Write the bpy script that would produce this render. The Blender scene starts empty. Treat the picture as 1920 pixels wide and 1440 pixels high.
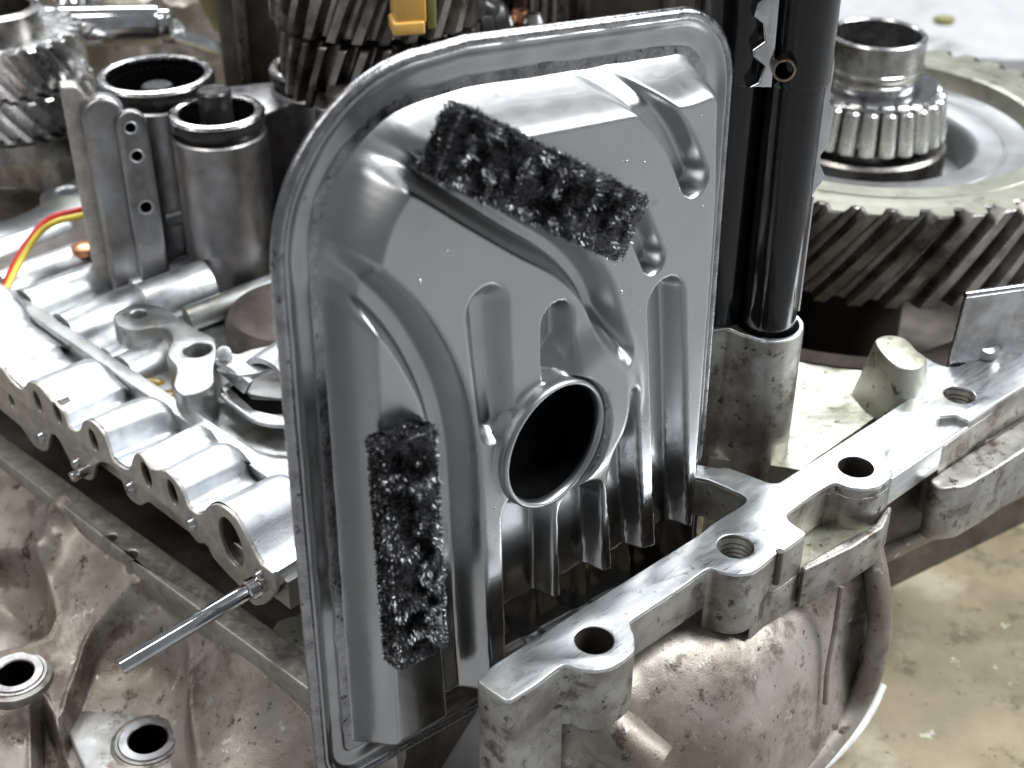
import bpy, bmesh, math, random
import numpy as np
from mathutils import Vector, Matrix, noise
from mathutils.geometry import delaunay_2d_cdt
random.seed(7); rng = np.random.default_rng(7)
S = 0.01                      # everything below is written in centimetres, scaled to metres at the end
scene = bpy.context.scene
COL = scene.collection

# ------------------------------------------------------------------ camera
FPX, TH = 2600.0, math.radians(33)
CAM = np.array([0, -35.2, 40.0])
FW = np.array([0, math.cos(TH), -math.sin(TH)]); UPV = np.array([0, math.sin(TH), math.cos(TH)]); RT = np.array([1.0, 0, 0])
cam = bpy.data.cameras.new('camera'); cam.sensor_width = 36; cam.lens = 36 * FPX / 1920
cam.clip_start = 0.01; cam.clip_end = 50
cam.dof.use_dof = True; cam.dof.focus_distance = 0.42; cam.dof.aperture_fstop = 15
camo = bpy.data.objects.new('camera', cam); COL.objects.link(camo)
camo.location = CAM * S; camo.rotation_euler = (math.radians(90 - 33), 0, 0)
scene.camera = camo

# ------------------------------------------------------------------ light: workshop ceiling lamps
w = bpy.data.worlds.new('World'); scene.world = w; w.use_nodes = True
bgn = w.node_tree.nodes['Background']; bgn.inputs[0].default_value = (0.90, 0.94, 1.0, 1); bgn.inputs[1].default_value = 0.18
def lamp(name, loc, size, power, color, target=(0, 0, 12)):
    l = bpy.data.lights.new(name, 'AREA'); l.shape = 'RECTANGLE'; l.size, l.size_y = size[0] * S, size[1] * S
    l.energy = power; l.color = color
    o = bpy.data.objects.new(name, l); COL.objects.link(o); o.location = Vector(loc) * S
    d = Vector(target) - Vector(loc); o.rotation_euler = d.to_track_quat('-Z', 'Y').to_euler()
    return o
lamp('ceiling_lamp', (-10, 150, 150), (170, 30), 34, (0.93, 0.97, 1.0))
lamp('ceiling_lamp', (115, 15, 135), (40, 160), 36, (0.95, 0.98, 1.0))
lamp('ceiling_lamp', (-80, -20, 160), (24, 120), 10, (1.0, 0.97, 0.93))
vs = scene.view_settings; vs.view_transform = 'Standard'; vs.look = 'None'; vs.exposure = 0.46; vs.gamma = 1
scene.render.engine = 'CYCLES'
scene.cycles.max_bounces = 8; scene.cycles.use_denoising = True

# ------------------------------------------------------------------ pixel of the photograph -> point of the place
def ray(x, y): return RT * ((x - 960) / FPX) + UPV * ((720 - y) / FPX) + FW
def P(x, y, z):
    r = ray(x, y); return CAM + r * ((z - CAM[2]) / r[2])
def PP(x, y, p, n):
    r = ray(x, y); return CAM + r * (np.dot(p - CAM, n) / np.dot(r, n))
def PX(p):
    d = np.asarray(p, float) - CAM; f = d @ FW
    return 960 + FPX * (d @ RT) / f, 720 - FPX * (d @ UPV) / f

# ------------------------------------------------------------------ materials
MAT = {}
def mat(name, col, rough=0.4, metal=0.0, col2=None, vs_=1.2, stain=None, stain_scale=0.5, stain_lo=0.55, stain_hi=0.7,
        rvar=0.12, bump=0.0, bump_scale=12, coat=0.0, coat_rough=0.05, stretch=None, spec=0.5, fine=None, stain_rough=None, wet=None, layers=(), srot=0.0, grain=None):
    m = bpy.data.materials.new(name); m.use_nodes = True; nt = m.node_tree; N = nt.nodes; L = nt.links
    b = N['Principled BSDF']; tc = N.new('ShaderNodeTexCoord'); src = tc.outputs['Object']
    if stretch:
        mp = N.new('ShaderNodeMapping'); mp.vector_type = 'POINT'; mr = N.new('ShaderNodeMapping'); mr.inputs['Rotation'].default_value = (0, 0, srot); L.new(src, mr.inputs[0]); mp.inputs['Scale'].default_value = stretch; L.new(mr.outputs[0], mp.inputs[0]); ssrc = mp.outputs[0]
    else: ssrc = src
    def nz(scale, detail=6, s=src, rough_=0.6):
        n = N.new('ShaderNodeTexNoise'); n.inputs['Scale'].default_value = scale / S; n.inputs['Detail'].default_value = detail
        n.inputs['Roughness'].default_value = rough_; L.new(s, n.inputs['Vector']); return n.outputs['Fac']
    def ramp(f, lo, hi):
        r = N.new('ShaderNodeMapRange'); r.inputs[1].default_value = lo; r.inputs[2].default_value = hi; r.interpolation_type = 'SMOOTHSTEP'
        L.new(f, r.inputs[0]); return r.outputs[0]
    def mix(f, a, c):
        x = N.new('ShaderNodeMix'); x.data_type = 'RGBA'; L.new(f, x.inputs[0])
        for v, i in ((a, 6), (c, 7)):
            if isinstance(v, tuple): x.inputs[i].default_value = (*v, 1)
            else: L.new(v, x.inputs[i])
        return x.outputs[2]
    c2 = col2 or tuple(v * 0.72 for v in col)
    n1 = nz(vs_, 8, ssrc)
    c = mix(ramp(n1, 0.35, 0.68), col, c2)
    if fine:
        c = mix(ramp(nz(fine[0], 3), fine[1], fine[1] + 0.12), c, fine[2])
    rr = N.new('ShaderNodeMapRange'); rr.inputs[1].default_value = 0.3; rr.inputs[2].default_value = 0.7
    rr.inputs[3].default_value = max(rough - rvar, 0.02); rr.inputs[4].default_value = rough + rvar
    L.new(nz(vs_ * 2.3, 6, ssrc), rr.inputs[0]); ro = rr.outputs[0]
    if stain:
        f = ramp(nz(stain_scale, 7, rough_=0.65), stain_lo, stain_hi)
        c = mix(f, c, stain)
        if stain_rough is not None:
            x = N.new('ShaderNodeMix'); L.new(f, x.inputs[0]); L.new(ro, x.inputs[2]); x.inputs[3].default_value = stain_rough; ro = x.outputs[0]
    for sc_l, lo_l, hi_l, col_l, str_l, ro_l in layers:
        f = ramp(nz(sc_l, 6, ssrc if str_l else src, .7), lo_l, hi_l); c = mix(f, c, col_l)
        x = N.new('ShaderNodeMix'); L.new(f, x.inputs[0]); L.new(ro, x.inputs[2]); x.inputs[3].default_value = ro_l; ro = x.outputs[0]
    if wet:      # (z low, z high, roughness of the oil-wet foot)
        sx = N.new('ShaderNodeSeparateXYZ'); L.new(src, sx.inputs[0])
        ad = N.new('ShaderNodeMath'); ad.operation = 'MULTIPLY_ADD'; L.new(nz(0.25, 4), ad.inputs[0]); ad.inputs[1].default_value = 6 * S; L.new(sx.outputs[2], ad.inputs[2])
        x = N.new('ShaderNodeMix'); L.new(ramp(ad.outputs[0], wet[0] * S, wet[1] * S), x.inputs[0]); x.inputs[2].default_value = wet[2]; L.new(ro, x.inputs[3]); ro = x.outputs[0]
    L.new(c, b.inputs['Base Color']); L.new(ro, b.inputs['Roughness'])
    b.inputs['Metallic'].default_value = metal; b.inputs['Specular IOR Level'].default_value = spec
    b.inputs['Coat Weight'].default_value = coat; b.inputs['Coat Roughness'].default_value = coat_rough
    if bump:
        bp = N.new('ShaderNodeBump'); bp.inputs['Distance'].default_value = bump * S; bp.inputs['Strength'].default_value = 1
        L.new(nz(bump_scale, 5), bp.inputs['Height']); out_n = bp.outputs[0]
        if grain:
            b2 = N.new('ShaderNodeBump'); b2.inputs['Distance'].default_value = grain[0] * S; L.new(nz(grain[1], 3, ssrc), b2.inputs['Height']); L.new(out_n, b2.inputs['Normal']); out_n = b2.outputs[0]
        L.new(out_n, b.inputs['Normal'])
    MAT[name] = m; return m
mat('filter_steel', (0.41, 0.413, 0.417), 0.35, 1.0, (0.39, 0.395, 0.40), 0.35, rvar=0.06, bump=0.0025, bump_scale=6, wet=(16, 21, 0.17),
    stain=(0.32, 0.32, 0.33), stain_scale=0.35, stain_lo=0.6, stain_hi=0.72, coat=0.5, coat_rough=0.04, fine=(7.0, 0.70, (0.15, 0.15, 0.16)), layers=[(1.3, .62, .72, (.30, .30, .31), 0, .36), (14, .70, .75, (.1, .1, .1), 0, .4)], grain=(.0012, 22))
mat('filter_rim', (0.40, 0.40, 0.41), 0.26, 1.0, (0.24, 0.24, 0.25), 1.6, rvar=0.1, bump=0.012, bump_scale=6, layers=[(3, .58, .66, (.08, .08, .085), 0, .3)])
mat('bore_black', (0.002, 0.002, 0.002), 0.9, spec=0.05)  # near-black put into bores and holes in place of their shade
mat('filings', (0.30, 0.305, 0.315), 0.27, 1.0, (0.04, 0.04, 0.045), 3, rvar=.06)
mat('magnet_black', (0.012, 0.012, 0.014), 0.3, 0.3)
mat('alum_machined', (0.72, 0.74, 0.76), 0.35, 1.0, (0.58, 0.61, 0.63), 6.0, rvar=0.12, bump=0.003, bump_scale=10, stretch=(.10, 1, 1), srot=-.72, grain=(.0022, 16),
    layers=[(.35, .50, .72, (0.60, 0.60, 0.50), 0, .42), (2.2, .60, .68, (0.34, 0.38, 0.42), 0, .5), (7, .66, .72, (0.20, 0.21, 0.22), 0, .6), (9, .68, .72, (0.26, 0.28, 0.3), 1, .5)])
mat('alum_wall', (0.46, 0.45, 0.425), 0.42, 0.9, (0.27, 0.25, 0.225), 0.9, rvar=0.12, bump=0.012, bump_scale=7, grain=(.008, 22),
    layers=[(.8, .52, .68, (0.12, 0.10, 0.08), 0, .4), (2.5, .58, .66, (0.09, 0.075, 0.06), 0, .35), (8, .62, .70, (0.05, 0.042, 0.035), 0, .5), (5, .68, .75, (0.66, 0.66, 0.64), 0, .3)])
mat('alum_dirty', (0.395, 0.36, 0.318), 0.46, 0.5, (0.185, 0.150, 0.116), 0.28, rvar=0.1, bump=0.010, bump_scale=6, grain=(.010, 20), coat=0.15, coat_rough=0.25,
    layers=[(.33, .50, .62, (0.16, 0.13, 0.105), 0, .36), (.9, .58, .68, (0.07, 0.055, 0.042), 0, .35), (3.2, .60, .67, (0.07, 0.05, 0.04), 0, .45), (9, .64, .70, (0.05, 0.04, 0.033), 0, .5), (1.2, .60, .70, (0.58, 0.57, 0.55), 0, .32)])
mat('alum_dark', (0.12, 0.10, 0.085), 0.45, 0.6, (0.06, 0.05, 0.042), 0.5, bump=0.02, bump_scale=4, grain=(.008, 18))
mat('alum_bright', (0.66, 0.68, 0.70), 0.43, 1.0, (0.46, 0.48, 0.50), 0.9, grain=(.006, 16), layers=[(2.2, .60, .70, (.40, .40, .40), 0, .5)], rvar=0.08, bump=0.006, bump_scale=9, stain=(0.50, 0.42, 0.24), stain_scale=.4, stain_lo=.62, stain_hi=.74)
mat('alum_plate', (0.50, 0.47, 0.43), 0.45, 0.8, (0.36, 0.34, 0.31), 2.0, bump=0.008, bump_scale=12)
mat('alum_grey', (0.36, 0.36, 0.37), 0.38, 1.0, (0.23, 0.215, 0.21), 0.5, rvar=0.1, bump=0.01, bump_scale=6, stain=(.15,.12,.10), stain_scale=.5, stain_lo=.58, stain_hi=.75)
mat('alum_pale', (0.52, 0.52, 0.45), 0.40, 0.75, (0.40, 0.39, 0.31), 0.5, rvar=0.1, bump=0.02, bump_scale=4,
    layers=[(.5, .52, .66, (.30, .29, .22), 0, .4), (2.4, .58, .66, (.13, .12, .085), 0, .4), (8, .63, .70, (.08, .075, .06), 0, .5)], grain=(.008, 20), coat=0.3, coat_rough=0.15)
mat('alum_lug', (0.46, 0.47, 0.47), 0.42, 1.0, (0.33, 0.33, 0.315), 0.7, bump=0.006, layers=[(.7, .56, .7, (.36, .33, .22), 0, .35), (4, .62, .7, (.2, .19, .17), 0, .5)])
mat('pin_brown', (0.36, 0.26, 0.19), 0.3, 1.0)
mat('pad_alum', (0.56, 0.56, 0.56), 0.45, 0.85, (0.38, 0.36, 0.34), .8, bump=.008, grain=(.006, 20), layers=[(.9, .56, .68, (.22, .18, .15), 0, .4), (5, .62, .7, (.08, .07, .06), 0, .5)])
mat('roller_steel', (0.80, 0.80, 0.80), 0.28, 1.0, (0.68, 0.67, 0.66), 1.0)
mat('steel_polished', (0.62, 0.63, 0.65), 0.13, 1.0, (0.5, 0.5, 0.5), 1.5, rvar=0.06)
mat('steel_satin', (0.52, 0.52, 0.53), 0.26, 1.0, (0.30, 0.29, 0.28), 1.0, rvar=0.1)
mat('gear_dark', (0.33, 0.315, 0.30), 0.30, 1.0, (0.15, 0.135, 0.125), 0.8, rvar=0.1)
mat('gear_face', (0.27, 0.27, 0.22), 0.42, 0.6, (0.19, 0.19, 0.15), 0.4, layers=[(1.1, .56, .70, (.13, .125, .09), 0, .3)], rvar=0.1, coat=0.1, coat_rough=0.3)
mat('gear_steel', (0.26, 0.265, 0.27), 0.42, 0.6, (0.19, 0.19, 0.19), 0.4, rvar=0.06)
mat('black_oxide', (0.006, 0.006, 0.007), 0.13, 0.0, (0.004, 0.004, 0.005), 0.6, rvar=0.05, spec=.5, bump=.004, bump_scale=1.5)
mat('black_rubber', (0.016, 0.016, 0.017), 0.32, 0.0, (0.03, 0.028, 0.026), 1.0)
mat('yellow_plastic', (0.74, 0.45, 0.12), 0.4, 0.0, (0.60, 0.34, 0.08), 0.6, coat=0.3)
mat('olive_plastic', (0.22, 0.21, 0.08), 0.5, 0.0, (0.17, 0.165, 0.06), 0.6)
mat('red_insulation', (0.62, 0.02, 0.02), 0.35)
mat('yellow_insulation', (0.72, 0.55, 0.06), 0.35)
mat('copper', (0.62, 0.30, 0.17), 0.35, 1.0)
mat('white_rim', (0.80, 0.82, 0.82), 0.25)
mat('clear_oil', (0.50, 0.33, 0.06), 0.08, 0.0, coat=1.0)
mat('tabletop', (0.26, 0.26, 0.26), 0.7, 0.0, (0.18, 0.18, 0.18), 0.09, rvar=0.12, bump=0.02, bump_scale=1.5,
    stain=(0.26, 0.25, 0.24), stain_scale=0.10, stain_lo=0.52, stain_hi=0.68, fine=(0.9, 0.70, (0.10, 0.09, 0.07)))
mat('oil_mat', (0.31, 0.26, 0.165), 0.55, 0.0, (0.18, 0.148, 0.09), 0.16, rvar=0.14, bump=0.03, bump_scale=1.5,
    stain=(0.46, 0.41, 0.29), stain_scale=0.13, stain_lo=0.50, stain_hi=0.66, layers=[(.45, .56, .66, (.15, .135, .08), 0, .3), (2.5, .62, .70, (.10, .085, .05), 0, .5), (.8, .64, .70, (.5, .49, .42), 0, .4)], coat=0.1, coat_rough=0.25)
mat('can_steel', (0.20, 0.17, 0.155), 0.4, 0.7, (0.15, 0.13, 0.12), 0.8)
mat('paper_white', (0.36, 0.36, 0.365), 0.7, 0, (0.32, 0.32, 0.325), .2)

# ------------------------------------------------------------------ object helpers
def obj(name, me, m, parent=None, smooth=32):
    if smooth and len(me.polygons):
        me.polygons.foreach_set('use_smooth', [True] * len(me.polygons))
        if smooth < 180: me.set_sharp_from_angle(angle=math.radians(smooth))
    me.name = name
    if not me.materials: me.materials.append(MAT[m] if isinstance(m, str) else m)
    o = bpy.data.objects.new(name, me); COL.objects.link(o)
    if parent is not None: adopt(o, parent)
    return o
def adopt(o, parent):
    o.parent = parent
    o.matrix_parent_inverse = Matrix.Translation(-world_loc(parent))
def world_loc(o):
    return Vector(o.location)
def tag(o, label, cat, group=None):
    o['label'] = label; o['category'] = cat
    if group: o['group'] = group
    return o
def thing(name, loc, label, cat, group=None):
    o = bpy.data.objects.new(name, None); COL.objects.link(o); o.location = Vector(loc); o.empty_display_size = 0.01
    return tag(o, label, cat, group)
def struct(name, me, m, smooth=32):
    o = obj(name, me, m, None, smooth); o['kind'] = 'structure'; return o
def mesh(verts, faces):
    me = bpy.data.meshes.new('m'); me.from_pydata([tuple(map(float, v)) for v in verts], [], faces); me.update(); return me
def frame(o, ex, ey, ez):
    M = Matrix.Identity(4)
    for i, a in enumerate((ex, ey, ez)):
        for k in range(3): M[k][i] = a[k]
    for k in range(3): M[k][3] = o[k]
    return M
def axis_frame(a, b):
    a, b = Vector(a), Vector(b); z = (b - a).normalized()
    x = z.orthogonal().normalized(); return frame(a, x, z.cross(x), z), (b - a).length
def cat(pts, n=4, closed=True):
    """Catmull-Rom through 2D points"""
    p = [np.array(q[:2], float) for q in pts]; out = []; k = len(p)
    for i in range(k if closed else k - 1):
        g = (lambda j: p[j % k]) if closed else (lambda j: p[min(max(j, 0), k - 1)])
        a, b, c, d = g(i - 1), g(i), g(i + 1), g(i + 2)
        for t in np.arange(n) / n:
            out.append(0.5 * (2 * b + (c - a) * t + (2 * a - 5 * b + 4 * c - d) * t * t + (3 * b - a - 3 * c + d) * t ** 3))
    if not closed: out.append(p[-1])
    return out
def circ(c, r, n=40, ry=None, rot=0):
    ry = ry or r; ca, sa = math.cos(rot), math.sin(rot); o = []
    for i in range(n):
        t = 2 * math.pi * i / n; x, y = r * math.cos(t), ry * math.sin(t); o.append((c[0] + x * ca - y * sa, c[1] + x * sa + y * ca))
    return o
def prism_mesh(outline, holes, z0, z1, bevel=0.05, res=2, M=None):
    cu = bpy.data.curves.new('c', 'CURVE'); cu.dimensions = '2D'; cu.fill_mode = 'BOTH'
    for pl in [outline] + list(holes):
        sp = cu.splines.new('POLY'); sp.points.add(len(pl) - 1)
        for q, v in zip(sp.points, pl): q.co = (v[0], v[1], 0, 1)
        sp.use_cyclic_u = True
    h = (z1 - z0) / 2; cu.extrude = h - bevel; cu.bevel_depth = bevel; cu.bevel_resolution = res; cu.offset = -bevel
    o = bpy.data.objects.new('c', cu); COL.objects.link(o)
    dg = bpy.context.evaluated_depsgraph_get(); dg.update()
    me = bpy.data.meshes.new_from_object(o.evaluated_get(dg)); bpy.data.objects.remove(o); bpy.data.curves.remove(cu)
    T = Matrix.Translation((0, 0, (z0 + z1) / 2)); me.transform((M @ T) if M else T)
    bm = bmesh.new(); bm.from_mesh(me); bmesh.ops.remove_doubles(bm, verts=bm.verts, dist=1e-4); bmesh.ops.recalc_face_normals(bm, faces=bm.faces)
    bm.to_mesh(me); bm.free()
    return me
def prism(name, outline, z0, z1, m, parent=None, holes=(), bevel=0.05, M=None, res=2):
    return obj(name, prism_mesh(outline, holes, z0, z1, bevel, res, M), m, parent)
def lathe_mesh(prof, n=64, M=None, close=False, arc=1.0):
    vs_, fs = [], []; k = len(prof); full = arc >= 1.0; nn = n if full else n + 1
    for i in range(nn):
        t = 2 * math.pi * arc * i / n; c, s = math.cos(t), math.sin(t)
        vs_ += [(r * c, r * s, z) for r, z in prof]
    for i in range(n):
        for j in range(k if close else k - 1):
            a, b = i * k + j, i * k + (j + 1) % k; c_, d = ((i + 1) % nn) * k + (j + 1) % k, ((i + 1) % nn) * k + j
            fs.append((a, d, c_, b))
    me = mesh(vs_, fs)
    if M: me.transform(M)
    bm = bmesh.new(); bm.from_mesh(me); bmesh.ops.remove_doubles(bm, verts=bm.verts, dist=1e-5); bmesh.ops.recalc_face_normals(bm, faces=bm.faces); bm.to_mesh(me); bm.free()
    return me
def lathe(name, prof, m, parent=None, M=None, n=64, close=False, smooth=32, arc=1.0):
    return obj(name, lathe_mesh(prof, n, M, close, arc), m, parent, smooth)
def rod_prof(r, h, b=0.05): return [(0, 0), (r - b, 0), (r - b * .3, b * .3), (r, b), (r, h - b), (r - b * .3, h - b * .3), (r - b, h), (0, h)]
def rod(name, a, b, r, m, parent=None, bevel=0.05, n=32):
    M, h = axis_frame(a, b); return lathe(name, rod_prof(r, h, bevel), m, parent, M, n)
def ring(name, c, r0, r1, z0, z1, m, parent=None, b=0.06, n=64, M=None):
    pr = [(r0, z0), (r1 - b, z0), (r1, z0 + b), (r1, z1 - b), (r1 - b, z1), (r0 + b, z1), (r0, z1 - b)]
    T = M or Matrix.Translation(Vector((c[0], c[1], 0)))
    return lathe(name, pr, m, parent, T, n, close=True)
def tube(name, pts, r, m, parent=None, n=12, sub=6, radii=None):
    pts = [np.array(p, float) for p in pts]
    if sub > 1 and len(pts) > 2:
        k = len(pts); o = []; rr = []
        for i in range(k - 1):
            g = lambda j: pts[min(max(j, 0), k - 1)]
            a, b, c, d = g(i - 1), g(i), g(i + 1), g(i + 2)
            for t in np.arange(sub) / sub:
                o.append(0.5 * (2 * b + (c - a) * t + (2 * a - 5 * b + 4 * c - d) * t * t + (3 * b - a - 3 * c + d) * t ** 3))
                rr.append(radii[i] * (1 - t) + radii[i + 1] * t if radii else r)
        o.append(pts[-1]); rr.append(radii[-1] if radii else r); pts = o
    else: rr = radii or [r] * len(pts)
    vs_, fs = [], []; prev = None
    for i, p in enumerate(pts):
        t = Vector(pts[min(i + 1, len(pts) - 1)] - pts[max(i - 1, 0)]).normalized()
        x = t.orthogonal().normalized() if prev is None else (prev - t * prev.dot(t)).normalized(); prev = x; y = t.cross(x)
        for j in range(n):
            a = 2 * math.pi * j / n; vs_.append(Vector(p) + (x * math.cos(a) + y * math.sin(a)) * rr[i])
    for i in range(len(pts) - 1):
        for j in range(n):
            fs.append((i * n + j, i * n + (j + 1) % n, (i + 1) * n + (j + 1) % n, (i + 1) * n + j))
    fs.append(tuple(range(n))[::-1]); fs.append(tuple(range((len(pts) - 1) * n, len(pts) * n)))
    return obj(name, mesh(vs_, fs), m, parent, 50)
def pz(pl, z): return [tuple(P(x, y, z)[:2]) for x, y in pl]
def rot_poly(pl, r, n=4):
    """round every corner of a polygon"""
    out = []; k = len(pl)
    for i in range(k):
        a, b, c = (np.array(pl[(i + d) % k], float) for d in (-1, 0, 1))
        da, dc = a - b, c - b; la, lc = np.linalg.norm(da), np.linalg.norm(dc); q = min(r, la * .45, lc * .45)
        p0, p1 = b + da / la * q, b + dc / lc * q
        for t in np.linspace(0, 1, n): out.append(tuple((1 - t) ** 2 * p0 + 2 * t * (1 - t) * b + t * t * p1))
    return out
def tin(name, pts, zbase, m, parent=None, levels=3, rough=0.12, taper=0.0, fscale=0.6, smooth=3, cut=()):
    """casting skin through traced points, with a skirt down to zbase"""
    W = [P(*p) for p in pts]
    r = delaunay_2d_cdt([Vector(p[:2]) for p in W], [], [], 0, 1e-4)
    bm = bmesh.new(); vv = [bm.verts.new(W[o[0]] if o else (*v, 0)) for v, o in zip(r[0], r[3])]
    for f in r[2]: bm.faces.new([vv[i] for i in f])
    for _ in range(levels):
        bmesh.ops.subdivide_edges(bm, edges=bm.edges[:], cuts=1, use_grid_fill=True)
        for _ in range(smooth):
            inner = [v for v in bm.verts if not v.is_boundary]
            bmesh.ops.smooth_vert(bm, verts=inner, factor=0.5, use_axis_x=True, use_axis_y=True, use_axis_z=True)
    for v in bm.verts:
        v.co.z += rough * noise.fractal(v.co * fscale, 1.0, 2.0, 4) * 1.4
    be = [e for e in bm.edges if e.is_boundary]
    for cx_, cy_, cr in cut:
        bmesh.ops.delete(bm, geom=[f for f in bm.faces if math.hypot(f.calc_center_median().x - cx_, f.calc_center_median().y - cy_) < cr], context='FACES')
    be = [e for e in be if e.is_valid and e.is_boundary]
    c = sum((v.co for v in bm.verts), Vector()) / len(bm.verts)
    g = bmesh.ops.extrude_edge_only(bm, edges=be)['geom']
    for v in g:
        if isinstance(v, bmesh.types.BMVert):
            v.co.z = zbase; v.co.xy = v.co.xy.lerp(c.xy, taper)
    bmesh.ops.recalc_face_normals(bm, faces=bm.faces)
    me = bpy.data.meshes.new('m'); bm.to_mesh(me); bm.free()
    return obj(name, me, m, parent, 40)
def gear_mesh(nt, rr, rt, z0, z1, helix, bore, layers=8, M=None, tipw=0.22):
    """helical gear; helix = total twist in radians from bottom to top"""
    prof = []
    for k in range(nt):
        for f, r in ((-0.5 + 0.04, rr), (-0.33, rr + (rt - rr) * .1), (-tipw - .03, rr + (rt - rr) * .62), (-tipw + .05, rt), (tipw - .05, rt), (tipw + .03, rr + (rt - rr) * .62), (0.33, rr + (rt - rr) * .1), (0.5 - 0.04, rr)):
            prof.append(((k + f) * 2 * math.pi / nt, r))
    n = len(prof); vs_, fs = [], []; ch = 0.07
    zs = [z0, z0 + ch] + list(np.linspace(z0 + ch, z1 - ch, layers))[1:-1] + [z1 - ch, z1]
    for i, z in enumerate(zs):
        tw = helix * (z - z0) / (z1 - z0); sh = ch if i in (0, len(zs) - 1) else 0
        vs_ += [((r - sh) * math.cos(a + tw), (r - sh) * math.sin(a + tw), z) for a, r in prof]
    for i in range(len(zs) - 1):
        for j in range(n): fs.append((i * n + j, i * n + (j + 1) % n, (i + 1) * n + (j + 1) % n, (i + 1) * n + j))
    for i, z in ((0, z0), (len(zs) - 1, z1)):
        base = len(vs_); tw = helix * (z - z0) / (z1 - z0)
        vs_ += [(bore * math.cos(a + tw), bore * math.sin(a + tw), z) for a, r in prof]
        for j in range(n):
            q = (i * n + j, i * n + (j + 1) % n, base + (j + 1) % n, base + j); fs.append(q if i else q[::-1])
    me = mesh(vs_, fs)
    if M: me.transform(M)
    return me

# ================================================================== SETTING
struct('tabletop', mesh([(-300, -120, 0), (300, -120, 0), (300, 300, 0), (-300, 300, 0)], [(0, 1, 2, 3)]), 'tabletop', 0)

pm = prism_mesh(rot_poly([(9, -3.5), (25, -4), (26.5, 10), (25.5, 46), (-60, 44), (-60, 14), (-4, 8)], 2, 5), (), .01, .12, .03)
tag(obj('oil_mat', pm, 'oil_mat'), 'yellowish oil stained mat under the gearbox parts', 'mat')

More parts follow.
